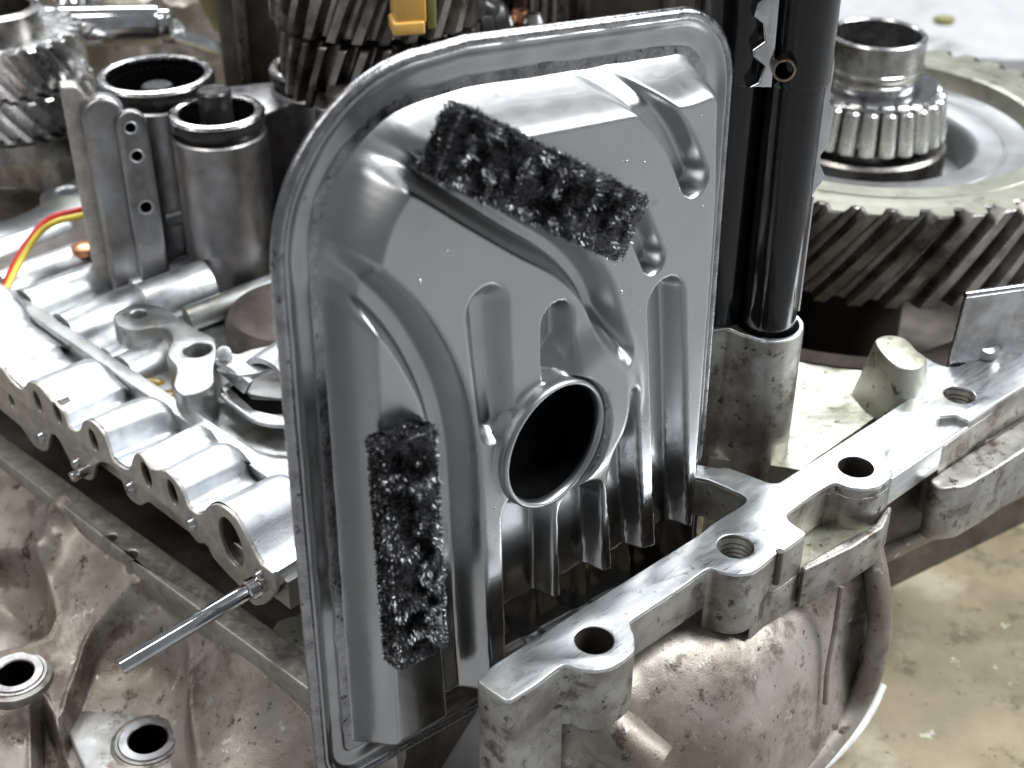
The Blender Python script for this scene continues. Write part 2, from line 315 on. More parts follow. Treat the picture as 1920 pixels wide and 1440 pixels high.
# ================================================================== OIL FILTER
upf = np.array([0, .08, .9968]); u_ = np.array([.757, .637, -.138]); u_ = u_ - upf * u_.dot(upf); u_ /= np.linalg.norm(u_); nf = np.cross(u_, upf)
bf = P(960, 1235, 13) + np.array([-.6, .75, 0]) * 3.2
FM = frame(bf, u_, upf, nf)
HB = 1.4
def fuv(x, y, off=0.0):
    p = PP(x, y, bf + nf * off, nf); d = p - bf; return np.array([d @ u_, d @ upf])
def fpt(u, v, h): return bf + u_ * u + upf * v + nf * h
def build_filter():
    root = thing('oil_filter', fpt(3, -4.6, 0), 'grey pressed steel oil filter with round black opening standing upright in the middle', 'oil filter')
    # flange outline in the filter's own plane, corner radii as in the photo
    U0, U1, V0, V1 = -4.57, 10.6, -4.5, 15.85
    def corner(cx, cy, r, a0): return [(cx + r * math.cos(a0 + t), cy + r * math.sin(a0 + t)) for t in np.linspace(0, math.pi / 2, 18)]
    out = corner(U1 - 2.3, V1 - .35 - 2.3, 2.3, 0) + [(U0 + 4.4 + 1.2, V1 + .12)] + corner(U0 + 4.4, V1 - 4.4 + .05, 4.4, math.pi / 2) + corner(U0 + 1.2, V0 + 1.2, 1.2, math.pi) + corner(U1 - 1.2, V0 + 1.2, 1.2, 1.5 * math.pi)
    out = np.array(out); A = out; B = np.roll(out, -1, 0)
    def sdf(q):
        best = np.full(len(q), 1e9); near = np.zeros_like(q); inside = np.zeros(len(q), bool)
        for a, b in zip(A, B):
            ab = b - a; t = np.clip(((q - a) @ ab) / (ab @ ab + 1e-12), 0, 1); c = a + t[:, None] * ab
            d = np.hypot(*(q - c).T); m = d < best; best[m] = d[m]; near[m] = c[m]
            cr = ((a[1] > q[:, 1]) != (b[1] > q[:, 1])) & (q[:, 0] < (b[0] - a[0]) * (q[:, 1] - a[1]) / (b[1] - a[1] + 1e-12) + a[0]); inside ^= cr
        return np.where(inside, best, -best), near
    st = 0.055
    gu = np.arange(U0 - st, U1 + 2 * st, st); gv = np.arange(V0 - st, V1 + .3, st)
    q = np.stack(np.meshgrid(gu, gv), -1).reshape(-1, 2); sd, near = sdf(q)
    def ss(a, b, x): t = np.clip((x - a) / (b - a), 0, 1); return t * t * (3 - 2 * t)
    def ld(path):
        path = np.array(path); best = np.full(len(q), 1e9); tt = np.zeros(len(q)); k = len(path) - 1
        for i in range(k):
            a, b = path[i], path[i + 1]; ab = b - a; t = np.clip(((q - a) @ ab) / (ab @ ab + 1e-12), 0, 1)
            d = np.hypot(*(q - a - t[:, None] * ab).T); m = d < best; best[m] = d[m]; tt[m] = (i + t[m]) / k
        return best, tt
    wtop = ss(9.5, 13.5, q[:, 1]) * ss(10.0, 7.5, q[:, 0]); rgt = ss(8.6, 9.8, q[:, 0]); body = ss(1.08, 1.75 + .42 * wtop - .15 * rgt, sd)
    hb = HB
    h = 0.16 * np.exp(-((sd - 0.16) / 0.14) ** 2) + body * hb
    # shallow valley ringing the pressed body
    h -= 0.10 * np.exp(-((sd - 1.0) / 0.12) ** 2)
    h += 0
    def groove(px, hw, depth, hw1=None, soft=0.55):
        nonlocal h
        p = [fuv(x, y, HB) for x, y in px]; p = cat(p, 8, False) if len(p) > 2 else p
        d, t = ld(p); w_ = hw + ((hw1 or hw) - hw) * t
        x_ = np.clip((w_ - d) / (w_ * (1 - soft)), 0, 1); x_ = .65 * x_ + .35 * x_ * x_ * (3 - 2 * x_); h = h - depth * body * x_
    groove([(606, 492), (690, 545), (770, 625), (828, 730), (856, 840), (866, 1000), (873, 1200), (890, 1440)], .58, .85, .90, .28)
    groove([(668, 262), (790, 310), (900, 380), (985, 434), (1065, 482), (1117, 540), (1142, 605), (1160, 660)], .74, .80, .54, .25)
    groove([(730, 185), (860, 170)], .42, .40)
    groove([(1160, 140), (1222, 195), (1272, 262), (1303, 335)], .44, .70, .56)
    groove([(1190, 400), (1226, 488)], .45, .6)
    groove([(915, 582), (922, 680), (932, 796)], .74, .52, .62, .30)
    groove([(1046, 604), (1048, 680), (1060, 800)], .62, .70)
    groove([(1250, 566), (1254, 700), (1258, 900), (1268, 1250)], .78, .75, None, .62)
    groove([(992, 955), (994, 1100), (1000, 1420)], 1.0, .75, None, .68)
    groove([(1090, 950), (1092, 1080), (1098, 1350)], .92, .75, None, .68)
    groove([(1165, 760), (1170, 900), (1176, 1000), (1185, 1300)], .72, .72, None, .62)
    # raised duct behind the port, then the port's flat seat
    pc = fuv(1046, 836, HB + .28)
    mc = fuv(1112, 770, HB); dm = np.hypot((q[:, 0] - mc[0]) * 1.12, (q[:, 1] - mc[1]) * .80)
    h = np.where(dm < 2.4, np.maximum(h, h + (hb + .30 - h) * ss(2.4, 1.2, dm)), h)
    dp = np.hypot(q[:, 0] - pc[0], q[:, 1] - pc[1])
    lvl = hb - .03 - .06 * (q[:, 0] - pc[0]) + .05 * (q[:, 1] - pc[1])
    h = h + (lvl - h) * ss(2.06, 1.96, dp)
    pl_, pr_ = fuv(945, 1142, HB - .5), fuv(1300, 958, HB - .5); tl = (pr_ - pl_) / np.linalg.norm(pr_ - pl_); nl = np.array((tl[1], -tl[0]))
    below = (q - pl_) @ nl; zig = .30 * np.abs(((((q - pl_) @ tl) / 2.15) % 1) - .5)  # stepped rib ends put the flange's mirror reflection into the shell's shape
    h = h + (hb - 1.22 + .12 * (h - hb) - h) * (body > .97) * np.clip((below - zig) / .09, 0, 1) * ss(-.25, -.05, (q - pl_) @ tl)
    # fine pressing unevenness
    nn = np.array([noise.noise(Vector((a * 1.1, b * 1.1, 3))) for a, b in q]); h = h + nn * .004 * body + nn * .03 * (1 - body)
    keep = (sd > -st * 1.45); inside = sd >= 0
    q2 = np.where(inside[:, None], q, near); h = np.where(inside, h, 0.0)
    nu, nv = len(gu), len(gv); idx = np.arange(nu * nv).reshape(nv, nu)
    f = np.stack([idx[:-1, :-1], idx[:-1, 1:], idx[1:, 1:], idx[1:, :-1]], -1).reshape(-1, 4)
    ok = keep[f].all(1) & inside[f].any(1) & ~(dp[f] < 1.88).any(1); f = f[ok]
    used = np.unique(f); rm = -np.ones(nu * nv, int); rm[used] = np.arange(len(used))
    V = np.column_stack([q2[used], h[used]]); me = bpy.data.meshes.new('m'); me.from_pydata(V.tolist(), [], rm[f].tolist()); me.transform(FM)
    obj('pressed_shell', me, 'filter_steel', root, 180)
    vs_, fs = [], []; rd = random.Random(5); hg_ = h.reshape(nv, nu); sg_ = sd.reshape(nv, nu); n_d = 0
    while n_d < 18:
        i, j = rd.randrange(4, nv - 4), rd.randrange(4, nu - 4)
        if sg_[i, j] < 1.6 or dp[i * nu + j] < 2.4 or abs(hg_[i, j] - HB) > .03: continue
        n_d += 1; r_ = rd.choice((.018, .02, .03, .035, .05)); b_ = len(vs_); ky = rd.uniform(1, 1.9)
        for ring_, (q_, z_) in enumerate(((1, -.01), (.8, .35), (.4, .6))):
            for k in range(10): vs_.append((gu[j] + r_ * q_ * math.cos(k * .6283), gv[i] + r_ * ky * q_ * math.sin(k * .6283), hg_[i, j] + r_ * z_))
        for a_ in (0, 10):
            for k in range(10): fs.append((b_ + a_ + k, b_ + a_ + (k + 1) % 10, b_ + a_ + 10 + (k + 1) % 10, b_ + a_ + 10 + k))
        fs.append(tuple(b_ + 20 + k for k in range(10)))
    me = mesh(vs_, fs); me.transform(FM); od = obj('oil_drops', me, 'steel_polished', root, 180); od['kind'] = 'stuff'
    # rolled rim round the flange
    path = [fpt(a, b, 0.02) for a, b in out] + [fpt(*out[0], 0.02)]
    tube('rim', path, 0.17, 'filter_rim', root, 12, 1)
    # rear half shell
    inset = [(a + (4 - a) * .0, b) for a, b in out]
    prism('rear_shell', rot_poly([(U0 + 1, V0 + 1), (U1 - 1, V0 + 1), (U1 - 1, V1 - 1.4), (U1 - 2.4, V1 - 1.1), (U0 + 4, V1 - 1.1), (U0 + 1, V1 - 4)], .8), -1.3, -.05, 'filter_steel', root, M=FM, bevel=.25)
    prism('rear_flange', [tuple(p) for p in out], -.14, -.02, 'filter_rim', root, M=FM, bevel=.03)
    # port
    PMx = FM @ Matrix.Translation((pc[0], pc[1], HB - .12)) @ Matrix.Rotation(math.radians(3.5), 4, 'Y') @ Matrix.Rotation(math.radians(3), 4, 'X')
    pcl = lathe('port_collar', [(2.1, -.3), (2.0, .0), (1.96, .18), (1.95, .28), (1.91, .34), (1.85, .35), (1.80, .30), (1.77, .16), (1.765, .06)], 'filter_steel', root, PMx, 96, smooth=180)
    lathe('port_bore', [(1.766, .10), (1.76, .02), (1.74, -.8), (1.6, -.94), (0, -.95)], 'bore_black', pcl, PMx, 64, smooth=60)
    return root, sdf
build_filter()
def magnet(px, label, seed):
    r = random.Random(seed)
    c = [fuv(x, y, HB + .8) for x, y in px]; cx = sum(c) / 4
    e = (c[1] - c[0]) + (c[2] - c[3]); e /= np.linalg.norm(e); g = np.array([-e[1], e[0]])
    L = (np.linalg.norm(c[1] - c[0]) + np.linalg.norm(c[2] - c[3])) / 4; Wd = (np.linalg.norm(c[3] - c[0]) + np.linalg.norm(c[2] - c[1])) / 4
    ex = u_ * e[0] + upf * e[1]; ey = u_ * g[0] + upf * g[1]; o = fpt(cx[0], cx[1], HB - .05); M = frame(o, ex, ey, nf)
    t = thing('filter_magnet', o, label, 'magnet', 'magnets on the filter')
    prism('magnet_block', rot_poly([(-L + .06, -Wd + .06), (L - .06, -Wd + .06), (L - .06, Wd - .06), (-L + .06, Wd - .06)], .5), 0, .78, 'magnet_black', t, M=M, bevel=.14)
    vs_, fs = [], []
    def spike(p, d, ln, w0):
        d = Vector(d).normalized(); x = d.orthogonal().normalized(); y = d.cross(x); a0 = r.random() * 6; b = len(vs_)
        for k in range(3):
            a = a0 + k * 2.094; vs_.append(Vector(p) + (x * math.cos(a) + y * math.sin(a)) * w0)
        bend = Vector((r.uniform(-1, 1), r.uniform(-1, 1), r.uniform(-1, 1))) * ln * .18
        for k in range(3):
            a = a0 + k * 2.094; vs_.append(Vector(p) + d * ln * .6 + bend * .5 + (x * math.cos(a) + y * math.sin(a)) * w0 * .8)
        vs_.append(Vector(p) + d * ln + bend)
        for k in range(3):
            k2 = (k + 1) % 3; fs.append((b + k, b + k2, b + 3 + k2, b + 3 + k)); fs.append((b + 3 + k, b + 3 + k2, b + 6))
    n = int(L * Wd * 4 * 1300)
    for _ in range(n):
        x, y = r.uniform(-L, L), r.uniform(-Wd, Wd)
        ed = max(abs(x) / L, 1 - (Wd - abs(y)) / (Wd)); fx = max(0, (abs(x) - (L - .5)) / .5); fy = max(0, (abs(y) - (Wd - .45)) / .45)
        cl = noise.noise(Vector((x * 2.1, y * 2.1, seed))); cl2 = noise.noise(Vector((x * 1.3, y * 1.3, seed + 9)))
        d = (math.copysign(fx, x) * .9 + cl * 2.2 + r.uniform(-.22, .22), math.copysign(fy, y) * .9 + r.uniform(-.22, .22) + noise.noise(Vector((y * 2.1, x * 2.1, seed + 5))) * 2.2, 1.0 - .35 * max(fx, fy))
        spike((x * .95, y * .93, .72 + cl2 * .08 - .10 * max(fx, fy) ** 3), d, r.uniform(.11, .21) * (1 + .6 * max(0, cl)), r.uniform(.009, .018))
    for _ in range(int((L + Wd) * 4 * 620)):
        s = r.random() * (L + Wd); 
        if s < L: p = (r.uniform(-L, L), Wd * r.choice((-1, 1))); d = (r.uniform(-.3, .3), math.copysign(1, p[1]), r.uniform(-.3, .5))
        else: p = (L * r.choice((-1, 1)), r.uniform(-Wd, Wd)); d = (math.copysign(1, p[0]), r.uniform(-.3, .3), r.uniform(-.3, .5))
        spike((p[0] - math.copysign(.08, p[0]) if abs(p[0]) > L - .01 else p[0] * .97, p[1] - math.copysign(.08, p[1]) if abs(p[1]) > Wd - .01 else p[1] * .97, r.uniform(.03, .78)), d, r.uniform(.05, .10), r.uniform(.010, .024))
    me = mesh(vs_, fs); me.transform(M)
    o2 = obj('metal_filings', me, 'filings', t, 0); o2['kind'] = 'stuff'
magnet([(866, 200), (1226, 366), (1170, 503), (824, 335)], 'slanted magnet furred with black metal filings near the top of the filter', 1)
magnet([(724, 842), (746, 1270), (849, 1213), (818, 797)], 'upright magnet furred with black metal filings at the lower left of the filter', 2)

# ================================================================== TRANSMISSION CASE (right)
ZF = 13.0
def build_case():
    root = thing('transmission_case', P(1300, 1250, 0), 'aluminium transmission case with bright machined flange and bolt holes in front of the filter', 'gearbox case')
    o = [(893, 1276), (925, 1247), (1100, 1135), (1315, 1000), (1335, 983), (1396, 945), (1402, 937), (1393, 927), (1360, 912), (1329, 899), (1297, 893), (1240, 893),
         (1240, 872), (1298, 869), (1344, 878), (1362, 876), (1402, 890), (1442, 906), (1461, 905), (1494, 884), (1659, 778), (1708, 745),
         (1712, 736), (1700, 720), (1690, 700), (1720, 668), (1738, 671), (1754, 681), (1774, 688), (1797, 687), (1813, 680), (1841, 659), (1880, 637), (1980, 574),
         (1990, 680), (1869, 753), (1816, 789), (1795, 777), (1760, 779), (1669, 834), (1659, 847), (1666, 872), (1674, 884),
         (1671, 894), (1647, 912), (1619, 917), (1591, 914), (1573, 906), (1560, 905), (1530, 922), (1480, 958), (1474, 967), (1480, 978), (1513, 999),
         (1475, 1027), (1451, 1040), (1427, 1061), (1405, 1074), (1381, 1077), (1350, 1071), (1332, 1064), (1320, 1069), (1280, 1098), (1181, 1163),
         (1182, 1176), (1190, 1192), (1190, 1218), (1168, 1238), (1141, 1253), (1117, 1258), (1089, 1254), (1068, 1246), (1052, 1247), (1031, 1262), (1007, 1281), (952, 1316)]
    hs = [(1114, 1200, .55), (1379, 1024, .56), (1605, 875, .58), (1799, 740, .56)]
    W = pz(o, ZF); holes = []; centers = []
    for x, y, r in hs:
        c = P(x, y, ZF)[:2]; centers.append((c, r)); holes.append(circ(c, r, 36))
    # machined top skin then the cast wall a hair inside it, so the two metals show as in the photo
    prism('machined_flange', rot_poly(W, .12, 3), 12.86, ZF, 'alum_machined', root, holes, .03)
    prism('flange_wall', rot_poly(W, .12, 3), 11.45, 12.862, 'alum_wall', root, [circ(c, r * 1.01, 36) for c, r in centers], .006)
    bpx = [[(1042, 1254), (1054, 1247), (1068, 1247), (1089, 1255), (1117, 1259), (1141, 1254), (1168, 1239), (1190, 1218), (1190, 1192), (1182, 1176), (1176, 1150), (1150, 1122), (1085, 1160), (1036, 1203), (1030, 1240)],
           [(1325, 1068), (1334, 1065), (1350, 1072), (1381, 1078), (1405, 1075), (1427, 1062), (1451, 1041), (1448, 985), (1385, 972), (1325, 1015), (1312, 1050)],
           [(1555, 910), (1562, 906), (1573, 907), (1591, 915), (1619, 918), (1647, 913), (1671, 895), (1675, 885), (1662, 835), (1645, 812), (1590, 834), (1545, 866), (1540, 890)],
           [(1770, 822), (1816, 790), (1869, 754), (1855, 690), (1790, 702), (1740, 745), (1735, 800)]]
    for i, (c, r) in enumerate(centers):
        depth = (10.7, 10.6, 10.3, 9.6)[i]
        bb = prism('bolt_boss', rot_poly(pz(bpx[i], ZF), .2, 4), depth, 12.6 if i > 1 else 12.85, 'alum_wall', root, [circ(c, r * 1.01, 36)], .04)
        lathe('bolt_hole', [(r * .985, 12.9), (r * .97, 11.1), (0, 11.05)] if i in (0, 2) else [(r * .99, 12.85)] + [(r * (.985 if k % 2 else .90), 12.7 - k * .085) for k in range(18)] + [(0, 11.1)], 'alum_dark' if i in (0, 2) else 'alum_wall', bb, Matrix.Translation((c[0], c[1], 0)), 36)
    prism('skirt_wall', rot_poly(pz([(1418, 1066), (1427, 1062), (1451, 1041), (1475, 1028), (1514, 1000), (1500, 960), (1430, 1000)], ZF), .08, 3), 10.1, 11.47, 'alum_wall', root, bevel=.05)
    # near end block under the corner
    endp = pz([(893, 1276), (925, 1249), (1000, 1203), (1060, 1250), (1031, 1262), (1007, 1281), (952, 1316)], ZF)
    ec = np.mean(np.array(endp), 0); endp = [tuple(ec + (np.array(p) - ec) * .985) for p in endp]
    prism('end_block', rot_poly(endp, .08, 3), 3.0, 11.5, 'alum_wall', root, bevel=.04)
    seam = [P(952, 1316, 10.2), P(985, 1292, 10.4), P(1003, 1284, 11)]
    # ledge in the notch and cast strip behind hole three
    prism('pocket_ledge', rot_poly(pz([(1474, 960), (1560, 898), (1625, 905), (1660, 905), (1640, 930), (1600, 955), (1513, 1004), (1470, 985)], ZF), .1, 3), 10.9, 11.35, 'alum_pale', root, bevel=.06)
    prism('pocket_lip', rot_poly(pz([(1510, 1001), (1600, 950), (1650, 925), (1676, 890), (1684, 893), (1668, 930), (1610, 968), (1517, 1012)], ZF), .08, 3), 10.2, 11.75, 'alum_wall', root, bevel=.1)
    prism('cast_strip', rot_poly(pz([(1674, 886), (1664, 870), (1656, 846), (1669, 831), (1760, 775), (1800, 774), (1822, 785)], ZF), .08, 3), 11.6, 12.72, 'alum_machined', root, bevel=.06)
    me = prism_mesh(circ((0, 0), .13, 16), (), 11.75, 13.02, .02); me.transform(Matrix.Translation((*P(1462, 1034, ZF)[:2], 0)))
    obj('dowel_slot', me, 'alum_dark', root)
    # horn lug
    hz = 14.1
    hm = prism_mesh(cat(pz([(1641, 640), (1652, 630), (1676, 628), (1702, 637), (1719, 656), (1738, 672), (1722, 690), (1688, 690), (1660, 668)], hz), 4), (), 10.5, hz, .08)
    hc = P(1690, 662, hz)
    for v in hm.vertices:
        k = 1 + .75 * max(0, (hz - .1 - v.co.z) / 3.5); v.co.x = hc[0] + (v.co.x - hc[0]) * k; v.co.y = hc[1] + (v.co.y - hc[1]) * k
    obj('horn_lug', hm, 'alum_pale', root)
    # hollow shaft boss
    top = 16.6; bc = P(1440, 607, top)
    bx, by = bc[0], bc[1]
    arm = [(bx + .88, by - .78), (bx + 1.18, by), (bx + .86, by + .84), (bx, by + 1.2), (bx - .9, by + 1.0), (bx - 1.9, by + .95), (bx - 3.0, by + 1.1), (bx - 3.6, by + .2), (bx - 3.2, by - .7), (bx - 2.2, by - .62), (bx - 1.45, by - .38), (bx - .95, by - .75), (bx, by - 1.25)]
    prism('shaft_boss', cat(arm, 5), 9.5, top, 'alum_wall', root, [circ((bx, by), 1.02, 40)], .07)
    prism('boss_face', cat([tuple(np.array((bx, by)) + (np.array(p) - (bx, by)) * .985) for p in arm], 5), top - .02, top + .05, 'alum_machined', root, [circ((bx, by), 1.03, 40)], .02)
    lathe('locating_fin', [(0, -.2), (.85, -.2), (.95, -.1), (.95, .1), (.85, .2), (0, .2)], 'alum_pale', root, frame((bx - 1.75, by + .35, top + .35), (1, 0, 0), (0, 0, 1), (.3, -.95, 0)), 40)
    # inner casting floor
    tin('inner_floor', [(1330, 860, 11.5), (1400, 870, 11.5), (1500, 880, 11.6), (1600, 800, 11.7), (1700, 740, 11.9), (1500, 680, 11.4), (1560, 690, 11.2), (1620, 716, 11.4), (1660, 700, 12.0), (1560, 780, 11.3), (1480, 760, 11.2), (1380, 760, 11.2), (1300, 800, 11.2), (1300, 700, 11.2)], 8, 'alum_pale', root, 4, .03, 0, .8, 2)
    # outer bell
    tin('bell_casting', [(1000, 1270, 10.5), (1150, 1190, 10.5), (1250, 1120, 10.5), (1330, 1080, 10.5), (1450, 1030, 10.3), (1560, 985, 10.1), (1630, 960, 10.1), (1000, 1335, 10.4), (985, 1420, 8.6), (960, 1560, 6), (1080, 1300, 11.0), (1195, 1235, 11.0), (1260, 1190, 11.0), (1325, 1150, 10.9), (1400, 1178, 10.3), (1460, 1140, 10.3), (1560, 1085, 10.3), (1630, 1035, 10.6),
        (1090, 1390, 9.8), (1200, 1320, 10.2), (1290, 1260, 10.3), (1400, 1250, 10.0), (1500, 1210, 9.6), (1575, 1170, 8.6),
        (1120, 1480, 8.0), (1260, 1390, 9.0), (1350, 1350, 9.0), (1450, 1320, 8.4), (1530, 1280, 7.4), (1585, 1230, 6.8), (1615, 1120, 8.7), (1640, 1160, 8.2),
        (1300, 1470, 7.4), (1400, 1430, 7.2), (1500, 1385, 6.3), (1580, 1310, 5.8), (1625, 1230, 6.6), (1150, 1620, 5), (1380, 1560, 5), (1480, 1470, 4.6), (1560, 1390, 4.4), (1610, 1320, 4.8)],
        0, 'alum_dirty', root, 4, .04, .35, .9, 2)
    tube('bell_rim', [P(1628, 1010, 10.6), P(1643, 1080, 9.6), P(1650, 1170, 8.2), P(1636, 1250, 6.6), P(1600, 1330, 5.0), P(1540, 1410, 4.2), P(1470, 1480, 3.6)], .42, 'alum_dirty', root, 14, 6)
    tube('rib', [P(1578, 1100, 10.5), P(1566, 1180, 9.0), P(1552, 1260, 7.6), P(1548, 1320, 6.6)], .10, 'alum_dirty', root, 8, 4)
    # hose stub
    a, b = P(1085, 1330, 9.6), P(1235, 1440, 8.6)
    d = (b - a) / np.linalg.norm(b - a); M, ln = axis_frame(a, b)
    lathe('hose_stub', [(1.15, -.5), (.95, ln * .35), (.80, ln * .7), (.74, ln * .98), (.70, ln), (.55, ln), (.5, ln - .06), (.5, ln - 1.2), (0, ln - 1.2)], 'alum_dirty', root, M, 40)
    # right flank: back wall under the flange and the lower joint flange
    def wall(px, z0, z1, th, m, nm):
        w_ = pz(px, ZF); 
        prism(nm, rot_poly(w_, .1, 3), z0, z1, m, root, bevel=.06)
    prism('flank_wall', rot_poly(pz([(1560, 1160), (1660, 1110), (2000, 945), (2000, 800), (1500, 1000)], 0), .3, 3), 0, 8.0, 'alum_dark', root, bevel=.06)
    prism('joint_flange', rot_poly(pz([(1630, 985), (1980, 818), (1980, 880), (1662, 1032), (1640, 1030)], 8.6), .2, 4), 7.8, 8.6, 'alum_dirty', root, bevel=.25)
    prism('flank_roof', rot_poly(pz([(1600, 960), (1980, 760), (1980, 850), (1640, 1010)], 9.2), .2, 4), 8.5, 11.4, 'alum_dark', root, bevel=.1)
    prism('lug_block', rot_poly(pz([(1752, 832), (1880, 752), (1990, 690), (1990, 745), (1880, 815), (1826, 845), (1775, 850)], ZF), .25, 5), 9.2, 11.5, 'alum_wall', root, bevel=.12)
    return root, (bx, by, top)
case_root, (BX, BY, BT) = build_case()

# upright sheet plate at the right edge
plate = thing('baffle_plate', P(1790, 690, 12.5), 'thin grey steel plate standing behind the flange at the right edge', 'plate')
a, b = P(1768, 700, 12.6), P(1975, 668, 12.6)
ex = (b - a); L_ = np.linalg.norm(ex); ex /= L_; ey = np.array([0, 0.03, 1.0]); ey /= np.linalg.norm(ey); ez = np.cross(ex, ey)
prism('sheet', rot_poly([(0, -2), (L_, -2), (L_, 3.2), (.3, 3.2)], .2), -.1, .1, 'steel_satin', plate, M=frame(a, ex, ey, ez), bevel=.04)
tube('folded_edge', [a + ex * .3 + ey * 3.2, a + ex * L_ + ey * 3.2], .14, 'steel_polished', plate, 10, 1)
fit = thing('oil_fitting', P(1880, 655, 12.8), 'small wet black fitting behind the flange at the right edge', 'fitting')
for i, (x, y, r) in enumerate(((1850, 652, .55), (1882, 632, .6), (1905, 628, .5))):
    c = P(x, y, 13.3); me = lathe_mesh([(0, -.3), (r * .7, -.3), (r, -.1), (r, .15), (r * .6, .35), (r * .3, .3), (0, .3)], 24, Matrix.Translation(Vector(c)) @ Matrix.Rotation(.7 + i, 4, 'X'))
    obj(('knurled_nut', 'collar', 'cap')[i], me, 'black_oxide' if i else 'steel_satin', fit)

# ================================================================== SHIFT RODS
r1 = thing('shift_rod', (BX, BY, BT - 4), 'tall black shift rod standing in the hollow boss beside the filter', 'rod')
rod('shaft', (BX, BY, BT - 3), (BX, BY, 38), .90, 'black_oxide', r1, .1, 48)
zc = None
for z in np.arange(BT, 36, .05):
    if PX((BX, BY, z))[1] < 150: zc = z; break
lathe('collar', [(.91, zc + .25), (.93, zc + .05), (.96, zc), (1.0, zc + .12), (1.0, zc + 9), (.91, zc + 9)], 'black_oxide', r1, Matrix.Translation((BX, BY, 0)), 48)
M = frame(P(1470, 131, 0) * 0 + PP(1470, 131, np.array([BX, BY - 1.02, 0]), np.array([0, 1.0, 0])), (1, 0, 0), (0, 0, 1), (0, -1, 0))
rpn = lathe('roll_pin', [(.27, -.3), (.27, .06), (.30, .08), (.34, .06), (.35, -.3)], 'pin_brown', r1, M, 28)
lathe('pin_bore', [(.27, .03), (.26, -.25), (0, -.26)], 'bore_black', rpn, M, 24)
# detent rack on the rod's right side
zz = lambda y: next(z for z in np.arange(10, 45, .03) if PX((BX + .98, BY, z))[1] < y)
def rack(nm, ys, xs, m, x0, parent, yb=.35):
    pl = [(x0, zz(ys[0]))] + [(x, zz(y)) for x, y in zip(xs, ys)] + [(x0, zz(ys[-1]))]
    prism(nm, pl, -yb, yb, m, parent, M=frame((BX, BY, 0), (1, 0, 0), (0, 0, 1), (0, -1, 0)), bevel=.03)
rack('detent_rack', (360, 345, 325, 300, 285, 262, 200, 185, 120, 80), (.85, .95, 1.18, .95, .93, 1.12, 1.16, .98, 1.0, .93), 'steel_polished', .5, r1)
tube('edge_glint', [(BX + .885, BY - .25, zz(575)), (BX + .885, BY - .25, zz(365))], .05, 'steel_polished', r1, 8, 1)  # bright strand built in for the thin glint along the round rod
cx = P(1352, 560, BT)
bx2, by2 = BX - 1.75, BY + .8
r2 = thing('shift_rod', (bx2, by2, BT - 2), 'broad black notched shift rod right behind the top right corner of the filter', 'rod')
rod('shaft', (bx2, by2, 11.4), (bx2, by2, 39), 1.12, 'black_oxide', r2, .1, 48)
zc2 = next(z for z in np.arange(BT, 38, .05) if PX((bx2, by2 - 1.3, z))[1] < 165)
lathe('collar', [(1.12, zc2 + .3), (1.18, zc2 + .06), (1.25, zc2), (1.32, zc2 + .12), (1.32, zc2 + 9), (1.12, zc2 + 9)], 'black_oxide', r2, Matrix.Translation((bx2, by2, 0)), 48)
nz_ = [(.35, .1), (.62, .25), (.75, .75), (.45, 1.0), (.40, 1.25), (.68, 1.5), (.60, 2.0), (.35, 2.2), (.42, 2.6), (.70, 2.9), (.66, 3.5), (.4, 3.8), (.5, 4.6), (.95, 4.6), (1.0, .1)]
prism('notched_rail', [(x * 1.15 - .25, zc2 + z) for x, z in nz_], 1.05, 1.6, 'steel_polished', r2, M=frame((bx2, by2, 0), (1, 0, 0), (0, 0, 1), (0, -1, 0)), bevel=.08, res=3)

# ================================================================== RING GEAR WITH BEARING
GC = np.array([16.7, 26.6]); GZ = 15.0; GR = 10.9
TG = Matrix.Translation((GC[0], GC[1], 0))
g = thing('ring_gear', (GC[0], GC[1], GZ - 4.8), 'big helical ring gear with pale oily face and a roller bearing on its hub', 'gear')
obj('toothed_ring', gear_mesh(46, GR - .68, GR, GZ - 4.3, GZ, .29, GR - 1.3, 10, TG), 'gear_dark', g, 30)
lathe('face', [(GR - .95, GZ - .05), (GR - .95, GZ + .012), (GR - 1.05, GZ + .02), (9.2, GZ + .02), (9.16, GZ - .03), (9.08, GZ - .03), (9.04, GZ + .02), (8.15, GZ + .02), (8.0, GZ - .08), (7.9, GZ - .5), (7.7, GZ - .9), (7.5, GZ - 1.0), (7.3, GZ - 1.05)], 'gear_face', g, TG, 128)
lathe('web', [(7.72, GZ - .86), (7.4, GZ - .97), (6.6, GZ - .97), (6.56, GZ - .93), (6.44, GZ - .93), (6.4, GZ - .97), (5.4, GZ - .97), (5.25, GZ - 1.05), (5.1, GZ - 1.3), (5.0, GZ - 2.9), (3.0, GZ - 3.0), (0, GZ - 3.0)], 'gear_steel', g, TG, 128)
# tooth faces of the rim, pale like the face
me = gear_mesh(46, GR - .73, GR - .05, GZ - .06, GZ + .014, .30 * .02, GR - 1.3, 2, TG); me.transform(TG @ Matrix.Rotation(.295, 4, 'Z') @ TG.inverted())
obj('rim_face', me, 'gear_face', g, 30)
lathe('hub', [(3.95, GZ - 3.0), (3.85, GZ - 1.2), (3.7, GZ - 1.05), (2.4, GZ - 1.05)], 'gear_dark', g, TG, 64)
zb = GZ - .75
lathe('inner_race', [(3.2, zb), (3.3, zb + .1), (2.95, zb + .25), (2.5, zb + 2.15), (2.7, zb + 2.2), (3.02, zb + 2.24), (3.06, zb + 2.36), (3.0, zb + 2.48), (2.3, zb + 2.52), (2.14, zb + 2.45)], 'steel_polished', g, TG, 96)
ring('bearing_cage', (0, 0), 2.85, 3.02, zb + 2.02, zb + 2.2, 'steel_satin', g, .03, 96, TG)
